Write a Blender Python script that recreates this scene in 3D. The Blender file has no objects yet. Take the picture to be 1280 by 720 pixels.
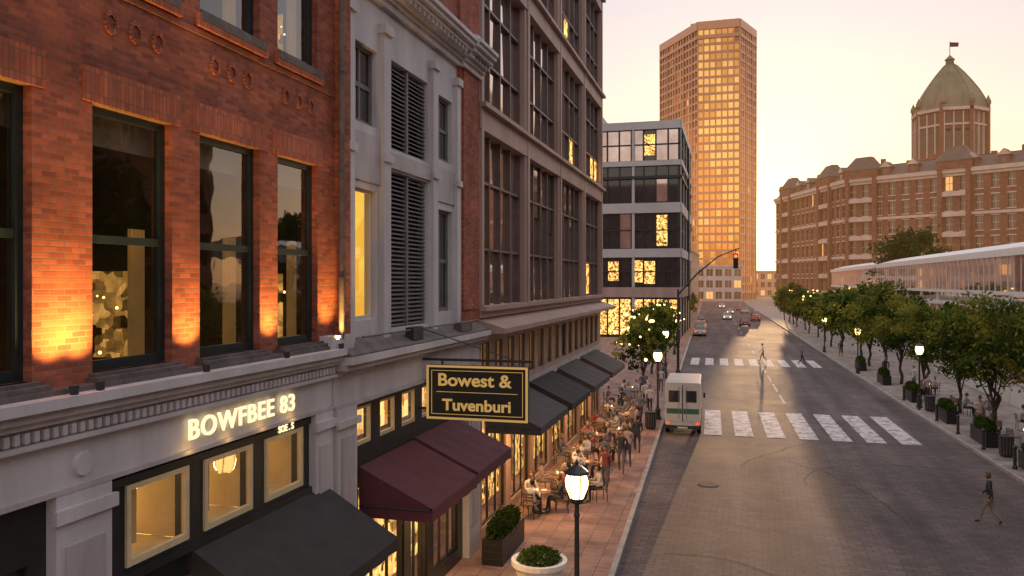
import bpy, bmesh, math, random
from mathutils import Vector, Matrix
random.seed(7)
R=random.random
def U(a,b): return a+(b-a)*random.random()
scene=bpy.context.scene
scene.view_settings.view_transform='Standard'
try: scene.view_settings.look='None'
except Exception: pass
scene.view_settings.exposure=0
COL=scene.collection

# ---------------------------------------------------------------- materials
def newmat(name):
    m=bpy.data.materials.new(name); m.use_nodes=True
    nt=m.node_tree; nt.nodes.clear()
    out=nt.nodes.new('ShaderNodeOutputMaterial')
    return m,nt,out
def N(nt,t,**kw):
    n=nt.nodes.new(t)
    for k,v in kw.items(): setattr(n,k,v)
    return n
def L(nt,a,b): nt.links.new(a,b)
def rgb(c): return (c[0],c[1],c[2],1)
def ramp(nt,fac,c0,c1,p0=0.3,p1=0.7):
    r=N(nt,'ShaderNodeValToRGB'); L(nt,fac,r.inputs[0])
    r.color_ramp.elements[0].position=p0; r.color_ramp.elements[1].position=p1
    r.color_ramp.elements[0].color=rgb(c0); r.color_ramp.elements[1].color=rgb(c1)
    return r.outputs[0]
def std(name,col,rough=0.7,var=0.25,scale=1.5,bump=0.0,metal=0.0,emis=None,es=0,streak=False,spec=0.5,bscale=40):
    m,nt,out=newmat(name)
    b=N(nt,'ShaderNodeBsdfPrincipled'); L(nt,b.outputs[0],out.inputs[0])
    g=N(nt,'ShaderNodeNewGeometry')
    n=N(nt,'ShaderNodeTexNoise'); n.inputs['Scale'].default_value=scale; n.inputs['Detail'].default_value=8; n.inputs['Roughness'].default_value=.65
    if streak:
        mp=N(nt,'ShaderNodeMapping'); mp.inputs['Scale'].default_value=(1,1,.22); L(nt,g.outputs['Position'],mp.inputs[0]); L(nt,mp.outputs[0],n.inputs['Vector'])
    else: L(nt,g.outputs['Position'],n.inputs['Vector'])
    lo=[c*(1-var) for c in col]; hi=[min(1,c*(1+var*.7)) for c in col]
    L(nt,ramp(nt,n.outputs[0],lo,hi),b.inputs['Base Color'])
    b.inputs['Roughness'].default_value=rough; b.inputs['Metallic'].default_value=metal
    b.inputs['Specular IOR Level'].default_value=spec
    if bump:
        n2=N(nt,'ShaderNodeTexNoise'); n2.inputs['Scale'].default_value=bscale; n2.inputs['Detail'].default_value=4
        L(nt,g.outputs['Position'],n2.inputs['Vector'])
        bp=N(nt,'ShaderNodeBump'); bp.inputs['Strength'].default_value=bump; bp.inputs['Distance'].default_value=.02
        L(nt,n2.outputs[0],bp.inputs['Height']); L(nt,bp.outputs[0],b.inputs['Normal'])
    if emis:
        b.inputs['Emission Color'].default_value=rgb(emis); b.inputs['Emission Strength'].default_value=es
    return m
def brickm(name,c1,c2,mortar,bw=.21,bh=.07,ms=.008,horizontal=False,rough=.85,off=.5,vert=False,bump=.5,spec=.4):
    m,nt,out=newmat(name)
    b=N(nt,'ShaderNodeBsdfPrincipled'); L(nt,b.outputs[0],out.inputs[0]); b.inputs['Specular IOR Level'].default_value=spec
    g=N(nt,'ShaderNodeNewGeometry'); s=N(nt,'ShaderNodeSeparateXYZ'); L(nt,g.outputs['Position'],s.inputs[0])
    c=N(nt,'ShaderNodeCombineXYZ')
    if horizontal:
        L(nt,s.outputs[0],c.inputs[0]); L(nt,s.outputs[1],c.inputs[1])
    else:
        a=N(nt,'ShaderNodeMath',operation='ADD'); L(nt,s.outputs[0],a.inputs[0]); L(nt,s.outputs[1],a.inputs[1])
        if vert: L(nt,a.outputs[0],c.inputs[1]); L(nt,s.outputs[2],c.inputs[0])
        else: L(nt,a.outputs[0],c.inputs[0]); L(nt,s.outputs[2],c.inputs[1])
    t=N(nt,'ShaderNodeTexBrick'); t.offset=off; L(nt,c.outputs[0],t.inputs['Vector'])
    t.inputs['Scale'].default_value=1; t.inputs['Brick Width'].default_value=bw; t.inputs['Row Height'].default_value=bh
    t.inputs['Mortar Size'].default_value=ms; t.inputs['Mortar Smooth'].default_value=.2; t.inputs['Bias'].default_value=0
    t.inputs['Color1'].default_value=rgb(c1); t.inputs['Color2'].default_value=rgb(c2); t.inputs['Mortar'].default_value=rgb(mortar)
    n=N(nt,'ShaderNodeTexNoise'); n.inputs['Scale'].default_value=.9; n.inputs['Detail'].default_value=7; n.inputs['Roughness'].default_value=.7
    L(nt,g.outputs['Position'],n.inputs['Vector'])
    mx=N(nt,'ShaderNodeMix',data_type='RGBA',blend_type='MULTIPLY'); mx.inputs[0].default_value=1
    L(nt,t.outputs[0],mx.inputs[6]); L(nt,ramp(nt,n.outputs[0],(.52,.49,.47),(1.2,1.15,1.1),.3,.7),mx.inputs[7])
    L(nt,mx.outputs[2],b.inputs['Base Color']); b.inputs['Roughness'].default_value=rough
    bp=N(nt,'ShaderNodeBump'); bp.invert=True; bp.inputs['Strength'].default_value=bump; bp.inputs['Distance'].default_value=.01
    L(nt,t.outputs['Fac'],bp.inputs['Height']); L(nt,bp.outputs[0],b.inputs['Normal'])
    return m
def emit(name,col,s):
    m,nt,out=newmat(name); e=N(nt,'ShaderNodeEmission'); e.inputs[0].default_value=rgb(col); e.inputs[1].default_value=s
    L(nt,e.outputs[0],out.inputs[0]); return m
def interior(name,c0,c1,s,scale=(2,2,1.3)):
    m,nt,out=newmat(name); e=N(nt,'ShaderNodeEmission'); g=N(nt,'ShaderNodeNewGeometry')
    mp=N(nt,'ShaderNodeMapping'); mp.inputs['Scale'].default_value=scale; L(nt,g.outputs['Position'],mp.inputs[0])
    v=N(nt,'ShaderNodeTexVoronoi'); v.distance='CHEBYCHEV'; v.inputs['Scale'].default_value=1.6; L(nt,mp.outputs[0],v.inputs['Vector'])
    n=N(nt,'ShaderNodeTexNoise'); n.inputs['Scale'].default_value=1.3; n.inputs['Detail'].default_value=5; L(nt,mp.outputs[0],n.inputs['Vector'])
    s1=N(nt,'ShaderNodeSeparateColor'); L(nt,v.outputs['Color'],s1.inputs[0])
    a=N(nt,'ShaderNodeMath',operation='MULTIPLY'); L(nt,s1.outputs[0],a.inputs[0]); L(nt,n.outputs[0],a.inputs[1])
    L(nt,ramp(nt,a.outputs[0],c0,c1,.03,.5),e.inputs[0]); e.inputs[1].default_value=s
    L(nt,e.outputs[0],out.inputs[0]); return m
def glassm(name,tint=(.8,.85,.8),base=.07):
    m,nt,out=newmat(name)
    lw=N(nt,'ShaderNodeLayerWeight'); lw.inputs[0].default_value=.5
    p=N(nt,'ShaderNodeMath',operation='POWER'); L(nt,lw.outputs['Facing'],p.inputs[0]); p.inputs[1].default_value=2.6
    ma=N(nt,'ShaderNodeMath',operation='MULTIPLY_ADD'); L(nt,p.outputs[0],ma.inputs[0]); ma.inputs[1].default_value=.85; ma.inputs[2].default_value=base
    t=N(nt,'ShaderNodeBsdfTransparent'); t.inputs[0].default_value=rgb(tint)
    gl=N(nt,'ShaderNodeBsdfGlossy'); gl.inputs['Roughness'].default_value=.02
    g=N(nt,'ShaderNodeNewGeometry'); n=N(nt,'ShaderNodeTexNoise'); n.inputs['Scale'].default_value=1.4; L(nt,g.outputs['Position'],n.inputs['Vector'])
    bp=N(nt,'ShaderNodeBump'); bp.inputs['Strength'].default_value=.12; bp.inputs['Distance'].default_value=.03; L(nt,n.outputs[0],bp.inputs['Height']); L(nt,bp.outputs[0],gl.inputs['Normal'])
    mx=N(nt,'ShaderNodeMixShader'); L(nt,ma.outputs[0],mx.inputs[0]); L(nt,t.outputs[0],mx.inputs[1]); L(nt,gl.outputs[0],mx.inputs[2])
    L(nt,mx.outputs[0],out.inputs[0]); return m
def leafm(name,col):
    m,nt,out=newmat(name)
    d=N(nt,'ShaderNodeBsdfDiffuse'); t=N(nt,'ShaderNodeBsdfTranslucent'); mx=N(nt,'ShaderNodeMixShader'); mx.inputs[0].default_value=.45
    g=N(nt,'ShaderNodeNewGeometry'); n=N(nt,'ShaderNodeTexNoise'); n.inputs['Scale'].default_value=1.1; n.inputs['Detail'].default_value=6; L(nt,g.outputs['Position'],n.inputs['Vector'])
    r=ramp(nt,n.outputs[0],[c*.55 for c in col],[c*1.5 for c in col])
    L(nt,r,d.inputs[0]); L(nt,r,t.inputs[0]); L(nt,d.outputs[0],mx.inputs[1]); L(nt,t.outputs[0],mx.inputs[2]); L(nt,mx.outputs[0],out.inputs[0]); return m

M={}
M['brick']=brickm('red_brick',(.46,.125,.066),(.25,.06,.034),(.22,.13,.095))
M['brickv']=brickm('soldier_brick',(.50,.15,.08),(.34,.09,.052),(.20,.11,.08),bw=.25,bh=.07,vert=True,off=0)
M['brick_far']=brickm('mansion_brick',(.24,.10,.065),(.16,.065,.045),(.16,.1,.08),bw=.5,bh=.2,ms=.01)
M['stone']=std('painted_stone',(.44,.40,.40),.7,.28,1.2,.15,streak=True)
M['stone_w']=std('pale_stone',(.53,.50,.51),.65,.25,1.2,.12,streak=True)
M['stone_d']=std('dark_ledge',(.12,.10,.095),.7,.5,3,.3)
M['frame_br']=std('bronze_mullion',(.12,.085,.075),.45,.3,2)
M['rose']=std('rose_stone',(.36,.245,.205),.55,.25,.8,.1,streak=True)
M['trim']=std('mansion_trim',(.50,.40,.34),.8,.2,.4)
M['black']=std('black_paint',(.018,.018,.019),.4,.4,2)
M['green']=std('dark_green_frame',(.016,.027,.026),.35,.3,3)
M['cream']=std('cream_frame',(.62,.50,.30),.5,.15,3)
M['darkroom']=std('room_wall',(.05,.04,.025),.9,.3,2)
M['creamroom']=std('curtain',(.40,.28,.15),.9,.45,1.0,emis=(1,.52,.14),es=.09)  # lamplight on the curtain is put in as a faint emission
M['shelf']=interior('bar_back_wall',(.02,.008,.002),(1,.5,.12),1.1,(4,4,4))
M['glass']=glassm('window_glass',(.82,.80,.72),.10)
M['glass_lit']=glassm('shop_glass',(.95,.93,.9),.03)
M['glass_dk']=std('dark_glazing',(.03,.026,.025),.05,.5,.5,spec=1)
M['glass_c']=std('curtain_wall_glazing',(.74,.58,.54),.04,.35,.3,spec=1,metal=.92)
M['louvre']=std('grey_louvre',(.17,.155,.15),.6,.3,2)
M['lit']=interior('lit_interior',(.35,.13,.02),(1,.62,.2),2.1)
M['lit2']=interior('shop_interior',(.05,.015,.004),(1,.55,.15),2.6,(3.5,3.5,3))
M['lity']=interior('yellow_interior',(.75,.33,.02),(1,.66,.10),1.4,(.8,.8,.7))
M['warm_win']=emit('warm_window',(1,.5,.16),1.0)
M['bulb']=emit('bulb_glow',(1,.6,.2),9)
M['bulb2']=emit('string_light_glow',(1,.62,.22),5)
M['gold']=std('gold_paint',(.75,.5,.16),.35,.1,3,metal=.6,emis=(1,.65,.2),es=.3)  # gold paint with a slight warm glow added by emission
M['text']=emit('lit_letter',(1,.78,.42),1.5)
M['awn_black']=std('black_canvas',(.028,.024,.024),.85,.3,3,.2)
M['awn_red']=std('burgundy_canvas',(.10,.025,.032),.8,.25,3,.2)
M['awn_grey']=std('grey_canvas',(.06,.05,.05),.8,.25,3,.2)
M['white']=std('white_paint',(.72,.70,.68),.4,.1,2)
M['metal']=std('grey_metal',(.25,.25,.26),.4,.2,2,metal=.6)
M['iron']=std('cast_iron',(.03,.03,.03),.45,.3,6)
M['roofm']=std('dark_roof',(.09,.075,.065),.8,.3,.4)
M['copper']=std('copper_roof',(.17,.155,.085),.7,.35,.3,streak=True)
M['towerstone']=std('tower_panel',(.62,.32,.16),.35,.15,.05)
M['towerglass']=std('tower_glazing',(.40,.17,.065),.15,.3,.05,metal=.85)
M['towerglow_mid']=std('tower_glow_dim',(.80,.38,.11),.12,.3,.05,metal=.9,emis=(1,.36,.06),es=.12)  # amber and gold panes: evening glow put into colour and emission
M['towerglow']=std('tower_glow_bright',(.95,.54,.18),.10,.3,.05,metal=.9,emis=(1,.42,.08),es=.30)
M['redlamp']=emit('red_signal',(1,.05,.02),8)
M['dkgreenlamp']=std('signal_lens_off',(.03,.02,.02),.3)
M['tail']=emit('tail_lamp',(1,.08,.02),1.5)
M['head']=emit('head_lamp',(1,.85,.6),4)
M['rubber']=std('rubber',(.02,.02,.02),.8)
M['kerb']=std('kerb_stone',(.36,.33,.31),.8,.3,2,.2)
M['walk']=brickm('paving',(.38,.235,.195),(.28,.18,.15),(.13,.10,.09),bw=.6,bh=.6,ms=.012,horizontal=True,rough=.75,off=0,bump=.2,spec=.3)
M['walk_r']=brickm('paving_grey',(.42,.36,.33),(.33,.285,.265),(.17,.15,.14),bw=.9,bh=.9,ms=.015,horizontal=True,rough=.8,off=0,bump=.2,spec=.2)
M['ground']=std('ground_soil',(.10,.09,.07),.95,.3,.05)
M['bark']=std('bark',(.07,.05,.035),.9,.4,8,.5)
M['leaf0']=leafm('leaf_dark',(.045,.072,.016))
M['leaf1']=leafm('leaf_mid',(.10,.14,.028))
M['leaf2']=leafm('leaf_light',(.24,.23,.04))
M['wood']=std('table_wood',(.2,.11,.06),.6,.3,5)
M['tar']=std('tar_seal',(.05,.045,.045),.8,.3,4,spec=.1)

def asphalt():
    m,nt,out=newmat('asphalt'); b=N(nt,'ShaderNodeBsdfPrincipled'); L(nt,b.outputs[0],out.inputs[0]); b.inputs['Specular IOR Level'].default_value=.14
    g=N(nt,'ShaderNodeNewGeometry')
    mp=N(nt,'ShaderNodeMapping'); mp.inputs['Rotation'].default_value=(0,0,math.radians(1.5)); L(nt,g.outputs['Position'],mp.inputs[0])
    t=N(nt,'ShaderNodeTexBrick'); t.offset=.5; L(nt,mp.outputs[0],t.inputs['Vector']); t.inputs['Scale'].default_value=1
    t.inputs['Brick Width'].default_value=.42; t.inputs['Row Height'].default_value=.24; t.inputs['Mortar Size'].default_value=.014; t.inputs['Mortar Smooth'].default_value=.5
    t.inputs['Color1'].default_value=(.165,.135,.13,1); t.inputs['Color2'].default_value=(.125,.102,.10,1); t.inputs['Mortar'].default_value=(.08,.066,.064,1)
    n=N(nt,'ShaderNodeTexNoise'); n.inputs['Scale'].default_value=.22; n.inputs['Detail'].default_value=9; n.inputs['Roughness'].default_value=.7; L(nt,g.outputs['Position'],n.inputs['Vector'])
    mp2=N(nt,'ShaderNodeMapping'); mp2.inputs['Scale'].default_value=(1,.06,1); L(nt,g.outputs['Position'],mp2.inputs[0])
    n3=N(nt,'ShaderNodeTexNoise'); n3.inputs['Scale'].default_value=.8; n3.inputs['Detail'].default_value=4; L(nt,mp2.outputs[0],n3.inputs['Vector'])
    mx=N(nt,'ShaderNodeMix',data_type='RGBA',blend_type='MULTIPLY'); mx.inputs[0].default_value=1
    L(nt,t.outputs[0],mx.inputs[6]); L(nt,ramp(nt,n.outputs[0],(.62,.62,.64),(1.3,1.25,1.22)),mx.inputs[7])
    mx2=N(nt,'ShaderNodeMix',data_type='RGBA',blend_type='MULTIPLY'); mx2.inputs[0].default_value=.8
    L(nt,mx.outputs[2],mx2.inputs[6]); L(nt,ramp(nt,n3.outputs[0],(.62,.62,.62),(1.3,1.3,1.3)),mx2.inputs[7])
    L(nt,mx2.outputs[2],b.inputs['Base Color'])
    L(nt,ramp(nt,n.outputs[0],(.75,.75,.75),(.9,.9,.9)),b.inputs['Roughness'])
    bp=N(nt,'ShaderNodeBump'); bp.invert=True; bp.inputs['Strength'].default_value=.3; bp.inputs['Distance'].default_value=.01; L(nt,t.outputs['Fac'],bp.inputs['Height']); L(nt,bp.outputs[0],b.inputs['Normal'])
    return m
M['asphalt']=asphalt()
def paintm():
    m,nt,out=newmat('worn_road_paint'); b=N(nt,'ShaderNodeBsdfPrincipled'); L(nt,b.outputs[0],out.inputs[0]); b.inputs['Specular IOR Level'].default_value=.1
    g=N(nt,'ShaderNodeNewGeometry'); n=N(nt,'ShaderNodeTexNoise'); n.inputs['Scale'].default_value=1.8; n.inputs['Detail'].default_value=10; n.inputs['Roughness'].default_value=.8; L(nt,g.outputs['Position'],n.inputs['Vector'])
    L(nt,ramp(nt,n.outputs[0],(.14,.12,.118),(.66,.60,.58),.39,.53),b.inputs['Base Color']); b.inputs['Roughness'].default_value=.85
    return m
M['paint']=paintm()

# ---------------------------------------------------------------- mesh builder
class MB:
    def __init__(s): s.v=[];s.f=[];s.m=[];s.mats=[];s.mi={}
    def k(s,mat):
        if mat not in s.mi: s.mi[mat]=len(s.mats); s.mats.append(mat)
        return s.mi[mat]
    def poly(s,pts,mat):
        i=len(s.v); s.v+= [tuple(p) for p in pts]; s.f.append(tuple(range(i,i+len(pts)))); s.m.append(s.k(mat))
    def hexa(s,c,mat):
        i=len(s.v); s.v+=[tuple(p) for p in c]; k=s.k(mat)
        for f in ((0,2,3,1),(4,5,7,6),(0,1,5,4),(2,6,7,3),(0,4,6,2),(1,3,7,5)):
            s.f.append(tuple(i+j for j in f)); s.m.append(k)
    def box(s,x0,x1,y0,y1,z0,z1,mat):
        s.hexa([(x,y,z) for z in (z0,z1) for y in (y0,y1) for x in (x0,x1)],mat)
    def fbox(s,fr,u0,u1,z0,z1,d0,d1,mat):
        s.hexa([pt(fr,u,z,d) for d in (d0,d1) for z in (z0,z1) for u in (u0,u1)],mat)
    def fquad(s,fr,u0,u1,z0,z1,d,mat):
        s.poly([pt(fr,u0,z0,d),pt(fr,u1,z0,d),pt(fr,u1,z1,d),pt(fr,u0,z1,d)],mat)
    def pane(s,fr,u0,u1,z0,z1,d,mat,j=.012):
        a=U(-j,j); c=U(-j,j)
        s.poly([pt(fr,u0,z0,d-a-c),pt(fr,u1,z0,d+a-c),pt(fr,u1,z1,d+a+c),pt(fr,u0,z1,d-a+c)],mat)
    def tube(s,p0,p1,r0,r1,mat,n=8,caps=True):
        p0=Vector(p0);p1=Vector(p1);d=(p1-p0)
        if d.length<1e-6: return
        q=d.to_track_quat('Z','Y'); i=len(s.v); k=s.k(mat)
        for p,r in ((p0,r0),(p1,r1)):
            for a in range(n):
                t=2*math.pi*a/n; s.v.append(tuple(p+q@Vector((r*math.cos(t),r*math.sin(t),0))))
        for a in range(n):
            b=(a+1)%n; s.f.append((i+a,i+b,i+n+b,i+n+a)); s.m.append(k)
        if caps:
            s.f.append(tuple(i+a for a in reversed(range(n)))); s.m.append(k)
            s.f.append(tuple(i+n+a for a in range(n))); s.m.append(k)
    def lathe(s,c,prof,mat,n=12,sx=1,sy=1,rot=0):
        i=len(s.v); k=s.k(mat)
        for r,z in prof:
            for a in range(n):
                t=2*math.pi*a/n+rot; s.v.append((c[0]+sx*r*math.cos(t),c[1]+sy*r*math.sin(t),c[2]+z))
        for j in range(len(prof)-1):
            for a in range(n):
                b=(a+1)%n; s.f.append((i+j*n+a,i+j*n+b,i+(j+1)*n+b,i+(j+1)*n+a)); s.m.append(k)
    def ball(s,c,r,mat,n=10,sx=1,sy=1,sz=1):
        m=6; prof=[(max(.001,r*math.sin(math.pi*j/m)),-sz*r*math.cos(math.pi*j/m)) for j in range(m+1)]
        s.lathe(c,prof,mat,n,sx,sy)
    def wall(s,fr,u0,u1,z0,z1,ops,mat,dep=.25,rev=None):
        us=sorted(set([u0,u1]+[a for o in ops for a in (o[0],o[1]) if u0<a<u1])); zs=sorted(set([z0,z1]+[a for o in ops for a in (o[2],o[3]) if z0<a<z1]))
        for a in range(len(us)-1):
            for b in range(len(zs)-1):
                cu=(us[a]+us[a+1])/2; cz=(zs[b]+zs[b+1])/2
                if any(o[0]<cu<o[1] and o[2]<cz<o[3] for o in ops): continue
                s.fquad(fr,us[a],us[a+1],zs[b],zs[b+1],0,mat)
        rm=rev or mat
        for o in ops:
            a,b,c,d=o[:4]
            s.poly([pt(fr,a,c,0),pt(fr,a,d,0),pt(fr,a,d,-dep),pt(fr,a,c,-dep)],rm)
            s.poly([pt(fr,b,c,0),pt(fr,b,c,-dep),pt(fr,b,d,-dep),pt(fr,b,d,0)],rm)
            s.poly([pt(fr,a,c,0),pt(fr,a,c,-dep),pt(fr,b,c,-dep),pt(fr,b,c,0)],rm)
            s.poly([pt(fr,a,d,0),pt(fr,b,d,0),pt(fr,b,d,-dep),pt(fr,a,d,-dep)],rm)
    def mesh(s,name,smooth=False):
        me=bpy.data.meshes.new(name); me.from_pydata(s.v,[],s.f)
        for m in s.mats: me.materials.append(M[m] if isinstance(m,str) else m)
        me.polygons.foreach_set('material_index',s.m)
        if smooth: me.polygons.foreach_set('use_smooth',[True]*len(s.f))
        me.update(); return me
    def obj(s,name,parent=None,smooth=False):
        o=bpy.data.objects.new(name,s.mesh(name,smooth)); COL.objects.link(o)
        if parent: o.parent=parent
        return o
def frame(p0,p1):
    u=(Vector((p1[0],p1[1],0))-Vector((p0[0],p0[1],0))).normalized(); n=u.cross(Vector((0,0,1)))
    return (Vector((p0[0],p0[1],0)),u,n)
def pt(fr,u,z,d): return fr[0]+fr[1]*u+fr[2]*d+Vector((0,0,z))
def empty(name,loc=(0,0,0)):
    e=bpy.data.objects.new(name,None); e.location=loc; COL.objects.link(e); e.empty_display_size=.3; return e
def inst(me,name,loc,rz=0,sc=1):
    o=bpy.data.objects.new(name,me); o.location=loc; o.rotation_euler=(0,0,rz); o.scale=(sc,sc,sc) if not isinstance(sc,tuple) else sc; COL.objects.link(o); return o
def light(name,kind,loc,energy,col=(1,.55,.2),parent=None,size=.1,rot=None,spot=None):
    l=bpy.data.lights.new(name,kind); l.energy=energy; l.color=col
    if kind=='AREA': l.size=size
    elif kind!='SUN': l.shadow_soft_size=size
    if spot: l.spot_size=spot; l.spot_blend=1.0
    o=bpy.data.objects.new(name,l); o.location=loc; COL.objects.link(o)
    if rot: o.rotation_euler=rot
    if parent: o.parent=parent
    return o
def text(name,body,loc,rot,size,mat,parent,extrude=.02,off=.01,sx=1,space=1):
    c=bpy.data.curves.new(name,'FONT'); c.body=body; c.size=size; c.extrude=extrude; c.offset=off; c.align_x='CENTER'; c.align_y='CENTER'; c.space_character=space
    c.materials.append(M[mat]); o=bpy.data.objects.new(name,c); o.location=loc; o.rotation_euler=rot; o.scale=(sx,1,1); COL.objects.link(o); o.parent=parent; return o

# ---------------------------------------------------------------- ground
def kl(y): return -3.0-.0267*(y-20)
def kr(y): return 11.2-.024*(y-30)
b=MB(); b.poly([(-1500,-600,-.01),(1500,-600,-.01),(1500,2500,-.01),(-1500,2500,-.01)],'ground'); b.obj('ground')
ys=list(range(-40,421,20))
b=MB()
for a,c in zip(ys,ys[1:]): b.poly([(kl(a),a,0),(kr(a),a,0),(kr(c),c,0),(kl(c),c,0)],'asphalt')
b.obj('road')
b=MB()
for a,c in zip(ys,ys[1:]):
    b.poly([(-60,a,.13),(kl(a)-.16,a,.13),(kl(c)-.16,c,.13),(-60,c,.13)],'walk')
b.obj('sidewalk')
b=MB()
for a,c in zip(ys,ys[1:]):
    b.poly([(kr(a)+.16,a,.13),(90,a,.13),(90,c,.13),(kr(c)+.16,c,.13)],'walk_r')
b.obj('sidewalk')
for f,s in ((kl,-1),(kr,1)):
    b=MB()
    for y in range(-20,300,2):
        x0,x1=f(y),f(y+2)
        c=[(x0,y+.01,-.005),(x0+s*.16,y+.01,-.005),(x1,y+1.99,-.005),(x1+s*.16,y+1.99,-.005),(x0,y+.01,.14),(x0+s*.16,y+.01,.14),(x1,y+1.99,.14),(x1+s*.16,y+1.99,.14)]
        b.hexa(c,'kerb')
    b.obj('kerb')
b=MB()
for k in range(8):
    x=-3.0+k*1.58
    b.poly([(x,43,.008),(x+.92,43,.008),(x+.72,51.3,.008),(x-.2,51.3,.008)],'paint')
b.obj('crosswalk')
b=MB()
for k in range(9):
    x=-3.9+k*1.4
    b.poly([(x,79,.008),(x+.8,79,.008),(x+.66,86,.008),(x-.14,86,.008)],'paint')
b.obj('crosswalk')
b=MB()
xc=lambda y:(kl(y)+kr(y))/2
for y in (55,61,67,73,92,104,116,128,140,155,170):
    b.poly([(xc(y)-.07,y,.008),(xc(y)+.07,y,.008),(xc(y+4.5)+.07,y+4.5,.008),(xc(y+4.5)-.07,y+4.5,.008)],'paint')
b.obj('lane_marking')
rp=random.Random(12)
b=MB()
for k in range(9):
    x=rp.uniform(-2,9.5); y=rp.uniform(22,70); a=rp.uniform(-.5,.5) if k%3 else 1.5
    for j in range(14):
        x2=x+math.sin(a)*.7; y2=y+math.cos(a)*.7
        if not(-2.6<x2<9.4): break
        w=.018; nx,ny=math.cos(a)*w,-math.sin(a)*w
        b.poly([(x-nx,y-ny,.005),(x+nx,y+ny,.005),(x2+nx,y2+ny,.005),(x2-nx,y2-ny,.005)],'tar'); x,y=x2,y2; a+=rp.uniform(-.35,.35)
b.obj('road_crack_seal')
b=MB(); b.lathe((-.9,32.5,0),[(.42,.004),(.42,.01),(.34,.012),(.0,.01)],'tar',20); b.obj('manhole_cover')

# ---------------------------------------------------------------- building A: brick
FX=-7.4
FL=frame((FX,0),(FX,1))
def sash(b,fr,u0,u1,z0,z1,d,fm,gm,bar=.09,mid=True,cols=1):
    b.fbox(fr,u0,u0+bar,z0,z1,d-.08,d,fm); b.fbox(fr,u1-bar,u1,z0,z1,d-.08,d,fm)
    b.fbox(fr,u0+bar,u1-bar,z1-bar,z1,d-.08,d-.002,fm); b.fbox(fr,u0+bar,u1-bar,z0,z0+bar*1.3,d-.08,d-.002,fm)
    if mid: zm=(z0+z1)/2; b.fbox(fr,u0+bar,u1-bar,zm-.05,zm+.05,d-.07,d-.012,fm)
    for c in range(1,cols):
        u=u0+(u1-u0)*c/cols; b.fbox(fr,u-.03,u+.03,z0+bar,z1-bar,d-.07,d-.015,fm)
    b.fquad(fr,u0+bar*.5,u1-bar*.5,z0+bar*.5,z1-bar*.5,d-.05,gm)

A=empty('brick_building')
winA=[(1.2,2.7),(3.4,4.85),(5.55,7.06),(7.92,9.34),(9.93,11.45),(11.98,13.33)]
ops=[(a,c,6.9,10.15) for a,c in winA]+[(a,c,11.88,14.9) for a,c in winA]
b=MB(); b.wall(FL,-8,13.98,6.5,17.5,ops,'brick',.28)
for a,c in winA:
    for z in (10.15,14.9):
        b.fbox(FL,a-.16,c+.16,z+.004,z+.42,-.02,.025,'brickv')
    b.fbox(FL,a-.12,c+.12,z-14.9+11.66,z-14.9+11.85,-.02,.09,'brickv')
b.fbox(FL,-8,13.98,15.6,15.75,0,.06,'brick'); b.fbox(FL,-8,13.98,11.55,11.63,0,.03,'brick')
b.wall(frame((FX,13.98),(FX-12,13.98)),0,12,6.5,17.5,[],'brick')
b.obj('brick_wall',A)
b=MB()
for a,c in winA:
    m=(a+c)/2
    for k in (-.42,0,.42):
        for j in range(14):
            t0=2*math.pi*j/14; t1=2*math.pi*(j+.82)/14
            p=[]
            for d in (0,.03):
                for r in (.09,.15):
                    for t in (t0,t1): p.append(pt(FL,m+k+r*math.cos(t)*.8,11.2+r*math.sin(t),d))
            b.hexa(p,'brickv')
b.obj('brick_rosettes',A)
b=MB(); 
for a,c in winA:
    for z0,z1 in ((6.9,10.15),(11.88,14.9)):
        sash(b,FL,a,c,z0,z1,-.12,'green','glass',.1)
        b.fbox(FL,a-.06,c+.06,z0-.12,z0,-.1,.1,'stone_d')
b.obj('sash_windows',A)
b=MB()
for i,(a,c) in enumerate(winA):
    for z0,z1 in ((6.9,10.15),(11.88,14.9)):
        b.fquad(FL,a-.3,c+.3,z0-.3,z1+.3,-2.2,'darkroom')
        b.fquad(FL,a-.2,c+.2,z0+.1,z0+1.3,-2.15,'shelf')
        b.poly([pt(FL,a-.3,z1+.3,-.3),pt(FL,c+.3,z1+.3,-.3),pt(FL,c+.3,z1+.3,-2.2),pt(FL,a-.3,z1+.3,-2.2)],'darkroom')
        b.poly([pt(FL,a-.3,z0-.3,-.3),pt(FL,a-.3,z1+.3,-.3),pt(FL,a-.3,z1+.3,-2.2),pt(FL,a-.3,z0-.3,-2.2)],'darkroom')
        b.poly([pt(FL,c+.3,z0-.3,-.3),pt(FL,c+.3,z1+.3,-.3),pt(FL,c+.3,z1+.3,-2.2),pt(FL,c+.3,z0-.3,-2.2)],'darkroom')
        # glowing bar wall on the far return, seen obliquely from the street
        b.poly([pt(FL,c+.29,z0,-.9),pt(FL,c+.29,z0+1.25,-.9),pt(FL,c+.29,z0+1.25,-2.1),pt(FL,c+.29,z0,-2.1)],'shelf')
        b.fquad(FL,a-.3,c+.3,z1-.45,z1+.1,-.3,'louvre')
        n=9; w=(c-a)*.22; zt=(z0+z1)/2+.1+U(-.1,.15)
        for j in range(n):
            ua=c-w+w*j/n; ub=c-w+w*(j+1)/n; d0=-.42-.07*(j%2); d1=-.42-.07*((j+1)%2)
            b.poly([pt(FL,ua,z0-.1,d0),pt(FL,ub,z0-.1,d1),pt(FL,ub,zt,d1),pt(FL,ua,zt,d0)],'creamroom')
        for j in range(18):
            b.ball(pt(FL,U(a+.1,c),U(z0+.1,z0+1.2),U(-1.6,-.6)),U(.012,.026),'bulb2',6)
b.obj('rooms',A)
b=MB()
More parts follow.
